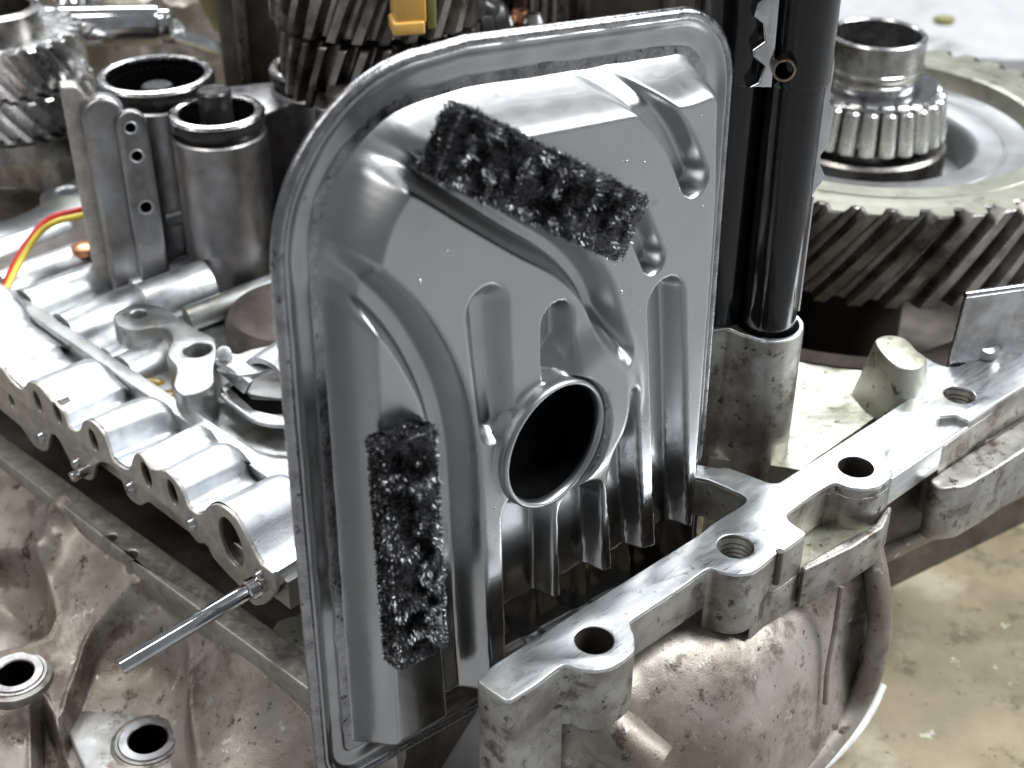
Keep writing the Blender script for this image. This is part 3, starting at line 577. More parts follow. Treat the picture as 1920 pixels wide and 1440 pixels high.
ring('sleeve', (0, 0), 1.98, 2.24, GZ - .6, GZ + 4.0, 'steel_satin', g, .08, 96, TG)
for z in (2.0, 2.25, 2.5): lathe('sleeve_ring', [(2.24, GZ + z), (2.28, GZ + z + .03), (2.28, GZ + z + .12), (2.24, GZ + z + .15)], 'gear_dark' if z == 2.25 else 'steel_polished', g, TG, 96)
rme = lathe_mesh([(0, 0), (.32, 0), (.40, .06), (.36, 1.92), (.28, 2.0), (0, 2.0)], 20); rme.materials.append(MAT['roller_steel']); rme.name = 'roller'
rme.polygons.foreach_set('use_smooth', [True] * len(rme.polygons)); rme.set_sharp_from_angle(angle=.6)
NR = 24
for k in range(NR):
    a = 2 * math.pi * (k + .3) / NR; o = bpy.data.objects.new('roller', rme); COL.objects.link(o)
    o.location = (GC[0] + 3.4 * math.cos(a), GC[1] + 3.4 * math.sin(a), zb + .08); o.rotation_euler = Matrix.Rotation(a, 3, 'Z').to_euler()
    o.rotation_euler = (Matrix.Rotation(a, 3, 'Z') @ Matrix.Rotation(-.14, 3, 'Y')).to_euler(); adopt(o, g)
# dark bowl of the case round the gear
bowl = thing('gear_bowl', (GC[0], GC[1], 0), 'dark oily bowl shaped housing under the ring gear', 'housing')
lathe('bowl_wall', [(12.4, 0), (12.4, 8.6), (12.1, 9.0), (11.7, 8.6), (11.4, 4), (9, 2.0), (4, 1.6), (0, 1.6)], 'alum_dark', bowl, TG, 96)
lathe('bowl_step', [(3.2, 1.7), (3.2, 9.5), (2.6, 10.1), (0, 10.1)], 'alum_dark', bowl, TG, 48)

# ================================================================== VALVE BODY (left)
ZV = 12.0
A0, A1 = P(0, 687, ZV - .2), P(511, 1067, ZV - .2)
ax = (A1 - A0)[:2]; ax = ax / np.linalg.norm(ax); bx_ = np.array([-ax[1], ax[0]])
vO = A0[:2]
def vab(x, y, z=ZV): p = P(x, y, z)[:2] - vO; return np.array([p @ ax, p @ bx_])
def vpt(a, b, z): p = vO + ax * a + bx_ * b; return np.array([p[0], p[1], z])
VF = frame((*vO, 0), (*ax, 0), (0, 0, 1), (*bx_, 0))        # local x along plate, y up, z into the body
vb = thing('valve_body', vpt(6, 3, 8), 'bright ribbed aluminium valve body behind the filter on the left', 'valve body')
aEnd = vab(511, 1067, ZV - .2)[0]; LB = -6.0
# plan of the slab
prism('slab', [vpt(LB, .35, 0)[:2], vpt(aEnd + .2, .35, 0)[:2], vpt(aEnd + .2, 3.2, 0)[:2], vpt(aEnd - .5, 4.6, 0)[:2], vpt(aEnd - 3.5, 9.3, 0)[:2], vpt(LB, 9.3, 0)[:2]], 10.0, 11.15, 'alum_lug', vb, bevel=.05)
# spine between the two rows of ribs
spb = np.mean([vab(204, 669)[1], vab(370, 783)[1]])
ZS = ZV - .22
prism('spine', [vpt(LB, spb - .30, 0)[:2], vpt(aEnd + .1, spb - .30, 0)[:2], vpt(aEnd + .1, spb + .35, 0)[:2], vpt(LB, spb + .35, 0)[:2]], 10.9, ZS, 'alum_lug', vb, bevel=.06)
def half_rib(nm, a, b0, b1, r, zb, m='alum_bright', taper_end=True, sq=1.0):
    vs_, fs = [], []; n = 14; secs = [(b0, 1.0), (b0 + .04, 1.0)] + [(b1 - r * .5, 1.0), (b1 - r * .2, .9), (b1 - .03, .68), (b1, .0)]
    for b, s in secs:
        for i in range(n + 1):
            t = math.pi * i / n; vs_.append(vpt(a - r * math.cos(t) * (s if s > .1 else .5), b, zb + r * math.sin(t) * sq * s))
    for k in range(len(secs) - 1):
        for i in range(n): fs.append((k * (n + 1) + i, (k + 1) * (n + 1) + i, (k + 1) * (n + 1) + i + 1, k * (n + 1) + i + 1))
    fs.append(tuple(range(n + 1)))
    me = mesh(vs_, fs); bm = bmesh.new(); bm.from_mesh(me); bmesh.ops.recalc_face_normals(bm, faces=bm.faces); bm.to_mesh(me); bm.free()
    return obj(nm, me, m, vb, 50)
for x, y, r, e in ((-60, 470, .95, 8), (40, 500, 1.0, 7.5), (110, 520, .95, 6.6), (160, 575, 1.0, 6.8), (215, 640, .75, 5.6), (270, 650, .9, 5.4), (310, 640, .6, 6.0), (330, 690, .0, 5.6)):
    if not r: continue
    a = vab(x, y, ZV)[0]; half_rib('rib', a, spb + .36, e + .6, r, 11.15 if r > .6 else 11.1, sq=.9)
# wide tubes in the rear row, ending beside the cylinders
def cyl(nm, p, q, r, m='alum_bright', parent=None): return rod(nm, p, q, r, m, parent or vb, .12, 32)
cyl('cross_tube', P(270, 575, 11.6), P(395, 528, 11.9), 1.0)
cyl('cross_tube', P(250, 548, 11.3), P(360, 500, 11.6), .6)
cyl('cross_tube', P(350, 600, 11.6), P(560, 520, 12.0), .55, 'alum_lug')
# end plate with scalloped outline
up_px = [(-160, 590), (-130, 560), (-90, 590), (-60, 640), (-40, 655), (0, 687), (17, 710), (38, 730), (47, 724), (54, 716), (73, 724), (96, 751), (117, 771), (128, 800), (143, 809), (152, 803), (157, 789), (172, 791), (190, 809), (201, 835), (210, 861), (231, 879), (244, 878), (251, 856), (262, 851), (284, 880), (311, 884), (338, 915), (351, 947), (369, 964), (382, 960), (391, 949), (409, 947), (435, 964), (453, 991), (471, 1027), (489, 1058), (511, 1075), (518, 1102), (511, 1116)]
lo_px = [(500, 1130), (484, 1135), (471, 1129), (449, 1098), (427, 1075), (400, 1044), (387, 1018), (373, 1018), (351, 991), (329, 964), (302, 944), (275, 942), (262, 947), (240, 929), (222, 884), (196, 867), (180, 872), (172, 900), (150, 890), (130, 860), (110, 822), (95, 815), (88, 845), (65, 835), (40, 800), (10, 775), (-30, 740), (-80, 700), (-160, 650)]
pn = np.array([bx_[0], bx_[1], 0.0]); pp0 = np.array([vO[0], vO[1], 0.0])
def ploc(x, y): p = PP(x, y, pp0, pn); return ((p[:2] - vO) @ ax, p[2])
ph = [(275, 891, .30, .52), (324, 924, .28, .50), (434, 1017, .62, .95), (71, 753, .26, .46), (108, 775, .26, .46), (176, 826, .27, .48), (22, 752, .22, .3)]
epl = prism('end_plate', cat([ploc(x, y) for x, y in up_px + lo_px], 3), -.02, .16, 'alum_plate', vb, [circ(ploc(x, y), r, 28, ry, .12) for x, y, r, ry in ph], .03, VF)
for x, y, r, ry in ph:
    c = ploc(x, y); me = lathe_mesh([(r * 1.03, .1), (r * 1.0, .55), (0, .6)], 28); me.transform(Matrix.Diagonal((1, ry / r, 1, 1)))
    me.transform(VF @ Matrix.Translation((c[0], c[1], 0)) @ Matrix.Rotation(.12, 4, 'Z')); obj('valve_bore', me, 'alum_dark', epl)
for x, y in ((247, 912), (362, 980), (489, 1078), (80, 818), (146, 868)):
    c = ploc(x, y); me = lathe_mesh([(0, -.22), (.14, -.22), (.2, -.16), (.24, -.02), (.24, .05), (0, .05)], 18); me.transform(VF @ Matrix.Translation((c[0], c[1], 0))); obj('plate_screw', me, 'steel_polished', epl)
c0 = ploc(165, 880); e0 = np.array(VF @ Vector((c0[0], c0[1], -.7))); rod('dowel', e0, np.array(VF @ Vector((c0[0], c0[1], .1))), .2, 'steel_polished', vb, .06, 20)
# front row of ribs: the plate's scalloped crown carried back to the spine, one rib per scallop
prof = [ploc(x, y) for x, y in up_px]; cuts = [0, 7, 15, 22, 30, len(prof) - 3]
for c0_, c1_ in zip(cuts[:-1], cuts[1:]):
    pr = [np.array(p) for p in cat(prof[c0_:c1_ + 1], 4, False)]; vs_, fs = [], []; k = len(pr)
    zlo = min(p[1] for p in pr) - .6; a_mid = pr[-1][0]
    for b_, dz, sq in ((.13, .03, 0), (spb - 1.15, .0, 0), (spb - .75, -.05, .0), (spb - .5, -.16, .06), (spb - .25, -.45, .10)):
        vs_.append(vpt(pr[0][0], b_, zlo))
        for p in pr: vs_.append(vpt(p[0] + (pr[0][0] - p[0]) * sq * (1 if p[0] > a_mid - 1.2 else 0), b_, max(zlo + .02, p[1] - .03 + dz + .05 * math.sin(b_ * 2 + p[0]))))
        vs_.append(vpt(pr[-1][0], b_, zlo))
    k += 2
    for i in range(4):
        for j in range(k - 1): fs.append((i * k + j, i * k + j + 1, (i + 1) * k + j + 1, (i + 1) * k + j))
    fs.append(tuple(range(4 * k, 5 * k)))
    me = mesh(vs_, fs); bm = bmesh.new(); bm.from_mesh(me); bmesh.ops.recalc_face_normals(bm, faces=bm.faces); bm.to_mesh(me); bm.free()
    obj('rib', me, 'alum_bright', vb, 60)
# raised flat lug with two holes
lug = cat(pz([(212, 590), (235, 575), (262, 568), (305, 575), (335, 595), (372, 618), (400, 632), (408, 655), (402, 690), (398, 720), (350, 742), (325, 725), (330, 690), (312, 665), (322, 635), (300, 612), (255, 618), (222, 612)], 12.6), 4)
dlg = prism('drilled_lug', lug, 10.9, 12.6, 'alum_lug', vb, [circ(P(259, 588, 12.6)[:2], .32, 24), circ(P(370, 655, 12.6)[:2], .52, 28)], .08)
for x, y, r in ((259, 588, .32), (370, 655, .52)):
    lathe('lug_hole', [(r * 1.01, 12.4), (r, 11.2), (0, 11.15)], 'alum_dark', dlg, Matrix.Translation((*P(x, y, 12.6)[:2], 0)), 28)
for x, y, r in ((320, 738, .55), (352, 748, .5), (395, 735, .4), (285, 715, .5)):
    lathe('oil_puddle', [(r, 0), (r * .8, .06), (r * .4, .1), (0, .11)], 'clear_oil', vb, Matrix.Translation((*P(x, y, 11.2)[:2], 11.16)) @ Matrix.Diagonal((1, .6, 1, 1)), 24, smooth=180)

pinr = thing('steel_pin', P(495, 1090, 10.6), 'polished straight steel pin poking out of the valve body end plate', 'pin')
d0 = np.array(VF @ Vector((*ploc(492, 1092), -.05)))
tgt = ray(226, 1252); e1 = CAM + tgt * ((d0 - CAM) @ FW * .958)
rod('shank', d0 + (d0 - e1) * .02, e1, .27, 'steel_polished', pinr, .05, 28)
Mx, ln = axis_frame(d0, e1)
ring('shoulder', (0, 0), .25, .36, .12, .5, 'steel_polished', pinr, .05, 28, Mx)

# clamp bracket and can between valve body and filter
clip = thing('solenoid_clamp', P(470, 720, 11.5), 'folded silver clamp bracket between the drilled lug and the filter rim', 'bracket')
def strip(nm, pts, wdir, wd, th, m, parent):
    pts = cat([p for p in pts], 1, False) if False else [np.array(p, float) for p in pts]
    wd_ = np.array(wdir, float); wd_ /= np.linalg.norm(wd_); vs_, fs = [], []
    for i, p in enumerate(pts):
        t = pts[min(i + 1, len(pts) - 1)] - pts[max(i - 1, 0)]; nrm = np.cross(t, wd_); nrm /= np.linalg.norm(nrm)
        for s, q in ((-1, -1), (1, -1), (1, 1), (-1, 1)): vs_.append(p + wd_ * wd / 2 * s + nrm * th / 2 * q)
    for i in range(len(pts) - 1):
        for j in range(4): fs.append((i * 4 + j, i * 4 + (j + 1) % 4, i * 4 + 4 + (j + 1) % 4, i * 4 + 4 + j))
    fs += [(3, 2, 1, 0), tuple(len(vs_) - 4 + k for k in range(4))]
    me = mesh(vs_, fs); bm = bmesh.new(); bm.from_mesh(me); bmesh.ops.recalc_face_normals(bm, faces=bm.faces)
    bmesh.ops.bevel(bm, geom=bm.edges[:], offset=th * .2, segments=1, affect='EDGES'); bm.to_mesh(me); bm.free()
    return obj(nm, me, m, parent, 40)
wv = np.array([.55, .835, 0]); wu = np.array([.835, -.55, 0]); cp0 = P(470, 735, 12.2); CF = frame(cp0, wu, (0, 0, 1), -wv)
def cl(x, y): p = PP(x, y, cp0, wv) - cp0; return (p @ wu, p[2])
def ribbon(nm, px, th, d0_, d1_, m, parent):
    c = [np.array(v) for v in cat([cl(x, y) for x, y in px], 5, False)]; up_s, lo_s = [], []
    for i, p in enumerate(c):
        t = c[min(i + 1, len(c) - 1)] - c[max(i - 1, 0)]; t /= np.linalg.norm(t); nn_ = np.array((-t[1], t[0])) * th / 2; up_s.append(tuple(p + nn_)); lo_s.append(tuple(p - nn_))
    prism(nm, up_s + lo_s[::-1], d0_, d1_, m, parent, bevel=.03, M=CF)
prism('top_strap', rot_poly(pz([(402, 672), (418, 656), (446, 664), (470, 655), (540, 640), (620, 636), (620, 676), (530, 682), (478, 700), (448, 704), (425, 694)], 12.9), .12, 4), 12.66, 12.9, 'alum_bright', clip, bevel=.05)
Mh = frame(P(520, 716, 12.1), wu, (0, 0, 1), -wv)
lathe('half_loop', [(1.05, -.9), (1.28, -.9), (1.28, .55), (1.05, .55)], 'alum_bright', clip, Mh, 28, close=True, arc=.5)
prism('side_cheek', rot_poly([cl(408, 690), cl(462, 738), cl(472, 716), cl(430, 682)], .1), -.12, .12, 'alum_bright', clip, bevel=.04, M=CF)
prism('lower_tray', rot_poly(pz([(412, 724), (440, 710), (470, 738), (520, 746), (620, 742), (620, 792), (512, 794), (472, 782), (432, 757)], 11.9), .15, 4), 11.68, 11.9, 'alum_lug', clip, bevel=.06)
prism('tray_dark_patch', rot_poly(pz([(430, 726), (444, 718), (472, 748), (560, 752), (560, 774), (512, 776), (476, 768)], 11.93), .1, 3), 11.87, 11.915, 'bore_black', clip, bevel=.01)  # thin black sheet laid on the tray, painting an opening's shade
tube('tray_lip', [P(418, 742, 11.95), P(440, 762, 11.95), P(474, 786, 11.95), P(515, 797, 11.95), P(580, 796, 11.95)], .11, 'alum_bright', clip, 10, 4)
rod('clamp_pin', P(420, 668, 12.4), P(420, 662, 13.3), .28, 'alum_bright', clip, .08, 20)
can = thing('filter_can', P(540, 640, 10.5), 'rounded dull grey steel can half hidden behind the filter rim', 'can')
cc = P(560, 640, 11.2)
lathe('can_body', [(0, 12.6), (2.0, 12.55), (2.5, 12.35), (2.75, 11.9), (2.8, 10.2), (0, 10.2)], 'can_steel', can, Matrix.Translation((cc[0] - .2, cc[1] + .6, 0)), 48)

# ================================================================== CYLINDER BLOCK
blk = thing('cylinder_block', P(380, 520, 11.4), 'grey cylinder block with round bores and a drilled upright bracket behind the valve body', 'cylinder block')
def on_axis(x, y, z): return P(x, y, z)
c2 = P(443, 515, 11.2); 
z2 = next(z for z in np.arange(14, 28, .03) if PX((c2[0], c2[1], z))[1] < 232)
def cyl_unit(c, r, zt, plunger, rimr):
    T = Matrix.Translation((c[0], c[1], 0))
    lathe('cylinder_wall', [(r, 10.6), (r, zt - .08), (r - .1, zt), (r - .35, zt)], 'alum_grey', blk, T, 72)
    lathe('piston_ring', [(r - .36, zt - .3), (r - .30, zt + .28), (r - .34, zt + .34), (r - .02, zt + .34), (r - .0, zt + .5), (r - .08, zt + .78), (r - .3, zt + .82), (r - .42, zt + .72), (r - .46, zt + .4)], 'black_rubber', blk, T, 72)
    lathe('ring_lip', [(r - .42, zt + .70), (r - .40, zt + .84), (r - .26, zt + .90), (r - .08, zt + .86), (r + .01, zt + .74)], 'steel_satin', blk, T, 72)
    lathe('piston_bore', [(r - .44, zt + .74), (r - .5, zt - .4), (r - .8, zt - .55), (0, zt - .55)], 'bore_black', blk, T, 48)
    if plunger: lathe('plunger', [(.68, zt - .6), (.68, zt + plunger - .08), (.6, zt + plunger), (0, zt + plunger)], 'black_rubber', blk, T, 32)
cyl_unit(c2, 1.95, z2 - .3, 1.75, 1.9)
zt1 = z2 + .2; p1 = P(291, 140, zt1 + .8)
cyl_unit(p1, 2.45, zt1, 0.35, 2.4)
p3 = P(608, 118, zt1 + .5); cyl_unit(p3, 2.4, zt1 - .4, 0, 2.4)
# block body between them
zk = z2 - .75
hull = [tuple(p1[:2] + np.array((-2.3, .6))), tuple(p1[:2] + np.array((-2.2, -1.6))), tuple(P(232, 225, zk)[:2]), tuple(P(345, 222, zk)[:2]), tuple(c2[:2] + np.array((.2, .2))), tuple(p3[:2] + np.array((-1.0, -1.2))), tuple(p3[:2] + np.array((.5, 2))), tuple(p1[:2] + np.array((1.5, 2.3)))]
prism('block_body', rot_poly(hull, .4, 5), 10.8, zk + .25, 'alum_grey', blk, bevel=.12)
prism('block_ledge', rot_poly([tuple(P(262, 205, zk + .3)[:2]), tuple(P(352, 212, zk + .3)[:2]), tuple(P(352, 188, zk + .3)[:2]), tuple(P(300, 178, zk + .3)[:2])], .2), zk - .3, zk + .42, 'alum_bright', blk, bevel=.08)
tube('cast_bead', [P(318, 412, 13.6), P(345, 405, 13.8), P(372, 398, 14.0)], .33, 'alum_bright', blk, 12, 4)
# bracket: a tall thick plate with round top, face drilled three times
b0, b1 = P(243, 540, 11.4), P(262, 205, 0)
bz = next(z for z in np.arange(14, 28, .03) if PX((b0[0], b0[1], z))[1] < 228)
ex = np.array([.93, .37, 0]); ez = np.array([.37, -.93, 0]); MB_ = frame((b0[0], b0[1], 0), ex, (0, 0, 1), ez)
def stad(w_, zb_, zt_, dx=0): return [(dx - w_, zb_), (dx + w_, zb_)] + [(dx + w_ * math.cos(t), zt_ + w_ * math.sin(t)) for t in np.linspace(0, math.pi, 16)]
bh = [(245, 240, .20), (257, 293, .22), (274, 389, .24)]
def bl(x, y, off=0.45):
    p = PP(x, y, b0 + ez * off, ez); return ((p - b0) @ ex, p[2])
hl = [bl(x, y) for x, y, _ in bh]
dxs = np.mean([h_[0] for h_ in hl])
bfc = prism('bracket_face', stad(.62, 10.9, bz - .2, dxs), .0, .45, 'alum_grey', blk, [circ(h_, r, 20) for h_, (_, _, r) in zip(hl, bh)], .1, MB_)
prism('bracket_web', stad(.85, 10.9, bz + .1, dxs - .95), -.9, .02, 'alum_grey', blk, [], .25, MB_, res=4)
prism('bracket_web', rot_poly([(dxs - 2.35, 10.9), (dxs - 1.5, 10.9), (dxs - 1.5, bz + .9), (dxs - 1.75, bz + 1.25), (dxs - 2.35, bz + 1.3)], .12), -1.7, -.85, 'alum_plate', blk, [], .1, MB_)
for h_, (_, _, r) in zip(hl, bh):
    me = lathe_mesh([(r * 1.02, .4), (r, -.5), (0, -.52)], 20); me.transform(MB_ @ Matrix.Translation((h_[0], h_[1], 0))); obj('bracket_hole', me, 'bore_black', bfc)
    me = lathe_mesh([(r, .44), (r + .05, .47), (r + .08, .45)], 20); me.transform(MB_ @ Matrix.Translation((h_[0], h_[1], 0))); obj('hole_rim', me, 'alum_bright', bfc)

# dark casing behind the wires
cas = thing('wiring_cover', P(80, 480, 10), 'dark grey flat cover carrying the red and yellow wires', 'cover')
prism('cover_plate', rot_poly(pz([(-120, 520), (0, 505), (190, 500), (190, 395), (60, 430), (-120, 480)], 11.6), .3), 9.5, 11.6, 'alum_dark', cas, bevel=.1)
me = lathe_mesh([(0, 0), (.5, 0), (.6, .12), (.55, .4), (.3, .5), (0, .5)], 24, Matrix.Translation(Vector(P(160, 476, 11.7)))); obj('cover_bolt', me, 'copper', cas)
wz = 12.2
for nm, dy, m, lab in (('red_wire', 0, 'red_insulation', 'thin red wire curving down to the valve body at the left edge'), ('yellow_wire', 11, 'yellow_insulation', 'thin yellow wire running just under the red wire at the left edge')):
    o = tube(nm, [P(175, 388 + dy, wz + 1.5), P(140, 396 + dy, wz + 1.5), P(105, 405 + dy, wz + 1.5), P(75, 425 + dy, wz + 1.3), P(45, 465 + dy * 1.2, wz + .9), P(20, 510 + dy * 1.4, wz + .4), P(5, 545 + dy, wz)], .14, m, None, 12, 6)
    tag(o, lab, 'wire')

# ================================================================== LEFT BACKGROUND
lf = thing('side_casting', P(80, 400, 8), 'pale aluminium casting lugs beside the bracket at the left edge', 'casting')
def lugplate(nm, px, z0, z1, m, holes=(), parent=lf, bev=.12):
    prism(nm, cat(pz(px, z1), 4), z0, z1, m, parent, [circ(P(x, y, z1)[:2], r, 24) for x, y, r in holes], bev)
lugplate('upper_lug', [(-80, 232), (30, 236), (80, 252), (125, 240), (165, 215), (190, 190), (100, 190), (-80, 205)], 12.4, 13.4, 'alum_machined', [(82, 238, .42)])
lugplate('lug_body', [(-80, 250), (40, 262), (90, 290), (150, 280), (180, 240), (120, 215), (-80, 215)], 9.5, 12.3, 'alum_wall')
lugplate('lower_lug', [(-80, 440), (10, 412), (70, 385), (75, 365), (95, 348), (130, 340), (150, 318), (190, 312), (190, 360), (170, 385), (60, 425), (-80, 470)], 10.6, 11.8, 'alum_machined', [(126, 357, .45)])
lathe('lug_bore', [(.46, 11.7), (.45, 11.0), (0, 10.95)], 'alum_dark', lf, Matrix.Translation((*P(126, 357, 11.8)[:2], 0)), 24)
tin('casting_skin', [(-80, 300, 9), (0, 300, 9), (80, 310, 8.6), (170, 320, 9), (200, 420, 8), (60, 430, 8), (-80, 440, 8)], 0, 'alum_dirty', lf, 3, .1)

lg = P(14, 120, 16.5)
hg = thing('helical_pinion', (lg[0], lg[1], 13), 'shiny double row helical gear at the upper left edge', 'gear')
TL = Matrix.Translation((lg[0], lg[1], 0))
obj('upper_teeth', gear_mesh(26, 3.2, 3.75, 15.9, 18.2, -.42, 2.0, 8, TL), 'roller_steel', hg, 30)
obj('lower_teeth', gear_mesh(28, 3.25, 3.9, 13.9, 15.8, -.36, 2.0, 8, TL), 'roller_steel', hg, 30)
lathe('hub', [(4.0, 13.0), (4.0, 13.8), (3.2, 13.9), (2.1, 13.9), (2.0, 18.2), (2.05, 19.2), (1.6, 19.3), (1.5, 13)], 'gear_dark', hg, TL, 64)

br = thing('chrome_extension_bar', P(150, 60, 12), 'chrome socket extension bar lying across the upper left corner', 'tool')
za = 17.0
rod('bar', P(-40, 52, za), P(302, 46, za), 1.02, 'steel_polished', br, .15, 40)
rod('drive_end', P(296, 46, za), P(322, 45, za), .8, 'steel_polished', br, .1, 32)
rod('socket_collar', P(20, 58, za + .2), P(58, 57, za + .2), 1.35, 'steel_polished', br, .2, 40)
sp = thing('spanner', P(400, 85, 14), 'small chrome spanner lying behind the cylinder bores', 'spanner')
s0, s1 = P(335, 62, 15), P(452, 98, 15); dv = (s1 - s0)[:2]; lv = np.linalg.norm(dv); dv /= lv; MS = frame((s0[0], s0[1], 0), (*dv, 0), (-dv[1], dv[0], 0), (0, 0, 1))
prism('handle', rot_poly([(0, -.45), (lv, -.35), (lv, .35), (0, .45)], .2), 14.6, 15.1, 'steel_polished', sp, bevel=.12, M=MS)
prism('ring_head', circ((lv + .5, 0), 1.25, 32), 14.5, 15.2, 'steel_satin', sp, [circ((lv + .5, 0), .75, 6)], .1, MS)
prism('open_head', cat([(-.2, -.6), (-1.6, -1.2), (-2.2, -.5), (-1.2, -.35), (-1.2, .35), (-2.2, .6), (-1.6, 1.2), (-.2, .6), (.4, 0)], 4), 14.5, 15.2, 'steel_satin', sp, (), .1, MS)
ol = thing('olive_handle', P(425, 60, 12), 'olive green plastic tool handle at the top edge left of the dark gear', 'handle')
oc = P(428, 58, 15.5); lathe('grip', [(0, 15.5), (.9, 15.5), (1.3, 16.6), (1.7, 18), (1.75, 22), (0, 22)], 'olive_plastic', ol, Matrix.Translation((oc[0], oc[1] + .5, 0)), 32)
rod('shank', (oc[0], oc[1] + .5, 13), (oc[0], oc[1] + .5, 15.6), .45, 'steel_polished', ol, .05, 20)

rc = thing('rusty_casting', P(200, 10, 0), 'rough brown casting behind the chrome bar in the upper left corner', 'casting')
tin('casting_skin', [(-150, 60, 12), (0, 66, 12.5), (100, 70, 12), (250, 66, 12.5), (330, 60, 12), (420, 56, 11), (500, 60, 12), (520, 10, 14), (440, 0, 13), (330, 5, 15), (250, 14, 14.5), (180, 0, 15.5), (100, 12, 14.4), (30, 2, 15.2), (-150, 0, 15), (-150, -80, 14), (200, -80, 14), (520, -80, 15)], 0, 'alum_dirty', rc, 4, .5, 0, .9, 1)
for x, y, r_ in ((130, 8, .8), (155, 4, .6), (60, 2, .7)):
    obj('casting_stud', lathe_mesh([(0, -1), (r_, -1), (r_, .3), (r_ * .8, .5), (0, .5)], 20, Matrix.Translation(Vector(P(x, y, 16.2)))), 'steel_polished', rc)

# ================================================================== BACKGROUND CLUTTER, TOP CENTRE
dg_ = P(712, 40, 20.8)
dgr = thing('input_shaft_gear', (dg_[0], dg_[1], 15), 'dark steel helical gear standing behind the top left of the filter', 'gear')
TD = Matrix.Translation((dg_[0], dg_[1], 0))
obj('lower_teeth', gear_mesh(30, 3.7, 4.35, 18.2, 21.0, .26, 2.0, 9, TD), 'gear_dark', dgr, 30)
obj('upper_teeth', gear_mesh(26, 4.0, 4.6, 21.3, 25, .34, 2.0, 8, TD), 'gear_dark', dgr, 30)
lathe('hub', [(3.4, 14.6), (3.4, 17.6), (3.2, 18), (2.0, 18), (2.0, 25), (1, 25)], 'gear_dark', dgr, TD, 48)
yb = thing('yellow_connector', P(765, 60, 18), 'yellow plastic connector block at the top edge above the filter', 'connector')
y0 = P(768, 52, 22.6)
MY = frame((y0[0], y0[1], 0), (.97, .22, 0), (-.22, .97, 0), (0, 0, 1))
prism('shell', rot_poly([(-.6, -.5), (.6, -.5), (.6, .9), (-.6, .9)], .12), 22.9, 26, 'yellow_plastic', yb, bevel=.08, M=MY)
prism('skirt', rot_poly([(-.72, -.62), (.52, -.62), (.52, .7), (-.72, .7)], .12), 22.5, 23.0, 'yellow_plastic', yb, bevel=.08, M=MY)
prism('side_rail', rot_poly([(.66, -.4), (1.0, -.4), (1.0, .8), (.66, .8)], .1), 22.6, 26, 'olive_plastic', yb, bevel=.06, M=MY)
def blob(nm, x, y, z, r, m, label, c):
    p = P(x, y, z); bm = bmesh.new(); bmesh.ops.create_icosphere(bm, subdivisions=4, radius=r)
    for v in bm.verts: v.co *= 1 + .22 * noise.noise(v.co * 2.2 + Vector((x, y, 0))); v.co += Vector(p)
    me = bpy.data.meshes.new('m'); bm.to_mesh(me); bm.free(); tag(obj(nm, me, m, None, 180), label, c); return p
# black crumpled boot, hoses, springs and shaft ends seen over the filter's top edge
bt = thing('rubber_boot', P(880, 45, 16), 'black ribbed rubber boot right of the yellow connector', 'boot')
q0, q1 = P(800, 60, 20.5), P(935, 40, 20.5)
for i, (f, rr_) in enumerate(((.12, 1.0), (.3, .85), (.48, 1.15), (.7, 1.2), (.9, 1.1))):
    c = q0 + (q1 - q0) * f; me = lathe_mesh([(0, -.5), (rr_ * .8, -.5), (rr_, -.25), (rr_, .25), (rr_ * .8, .5), (0, .5)], 28, axis_frame(c, c + (q1 - q0))[0] ); obj('bellows', me, 'black_rubber', bt)
tube('hose', [P(790, 70, 19), P(830, 25, 21), P(880, 10, 21.5), P(925, 25, 21), P(940, 60, 19)], .45, 'black_rubber', bt, 14, 6)
sh = thing('splined_shaft', P(985, 40, 12), 'dark splined shaft standing behind the top edge of the filter', 'shaft')
sc_ = P(985, 55, 19); obj('splines', gear_mesh(22, 1.7, 2.0, 12, 26, .02, 1.0, 4, Matrix.Translation((sc_[0], sc_[1] + 1, 0))), 'gear_dark', sh, 30)
for i, (x, y) in enumerate(((945, 42), (975, 34), (1000, 40))):
    p = P(x, y, 20.2); obj('pebbled_stud', lathe_mesh([(0, -.3), (.4, -.3), (.5, 0), (.35, .35), (0, .45)], 16, Matrix.Translation(Vector(p))), 'copper' if i == 1 else 'steel_satin', sh)
sg = thing('spring_pack', P(1060, 30, 14), 'black coil spring with copper coloured end behind the top edge of the filter', 'spring')
pc_ = P(1060, 45, 18.5)
tube('coil', [(pc_[0] + .75 * math.cos(t), pc_[1] + 2 + .75 * math.sin(t), 17 + t * .085) for t in np.arange(0, 75, .5)], .17, 'black_oxide', sg, 8, 1)
rod('end_post', (pc_[0] - 1.0, pc_[1] + 2, 15), (pc_[0] - 1.3, pc_[1] + 2, 25), .22, 'copper', sg, .05, 16)
rod('guide_post', (pc_[0] + 1.4, pc_[1] + 2, 15), (pc_[0] + 1.4, pc_[1] + 2, 25), .2, 'yellow_plastic', sg, .05, 16)
fk = thing('shift_fork', P(1160, 30, 12), 'dark steel shift fork behind the top edge near the black rods', 'fork')
f0 = P(1150, 60, 18)
prism('fork_arm', rot_poly([(-1.6, 14), (-.8, 14), (.6, 24), (1.5, 27), (.4, 27), (-.8, 23)], .2), -.4, .4, 'gear_dark', fk, M=frame((f0[0], f0[1] + 2, 0), (1, 0, 0), (0, 0, 1), (0, -1, 0)), bevel=.08)
prism('fork_post', rot_poly([(2.2, 13), (3.1, 13), (3.1, 28), (2.2, 28)], .2), -.5, .5, 'steel_satin', fk, M=frame((f0[0], f0[1] + 2, 0), (1, 0, 0), (0, 0, 1), (0, -1, 0)), bevel=.1)
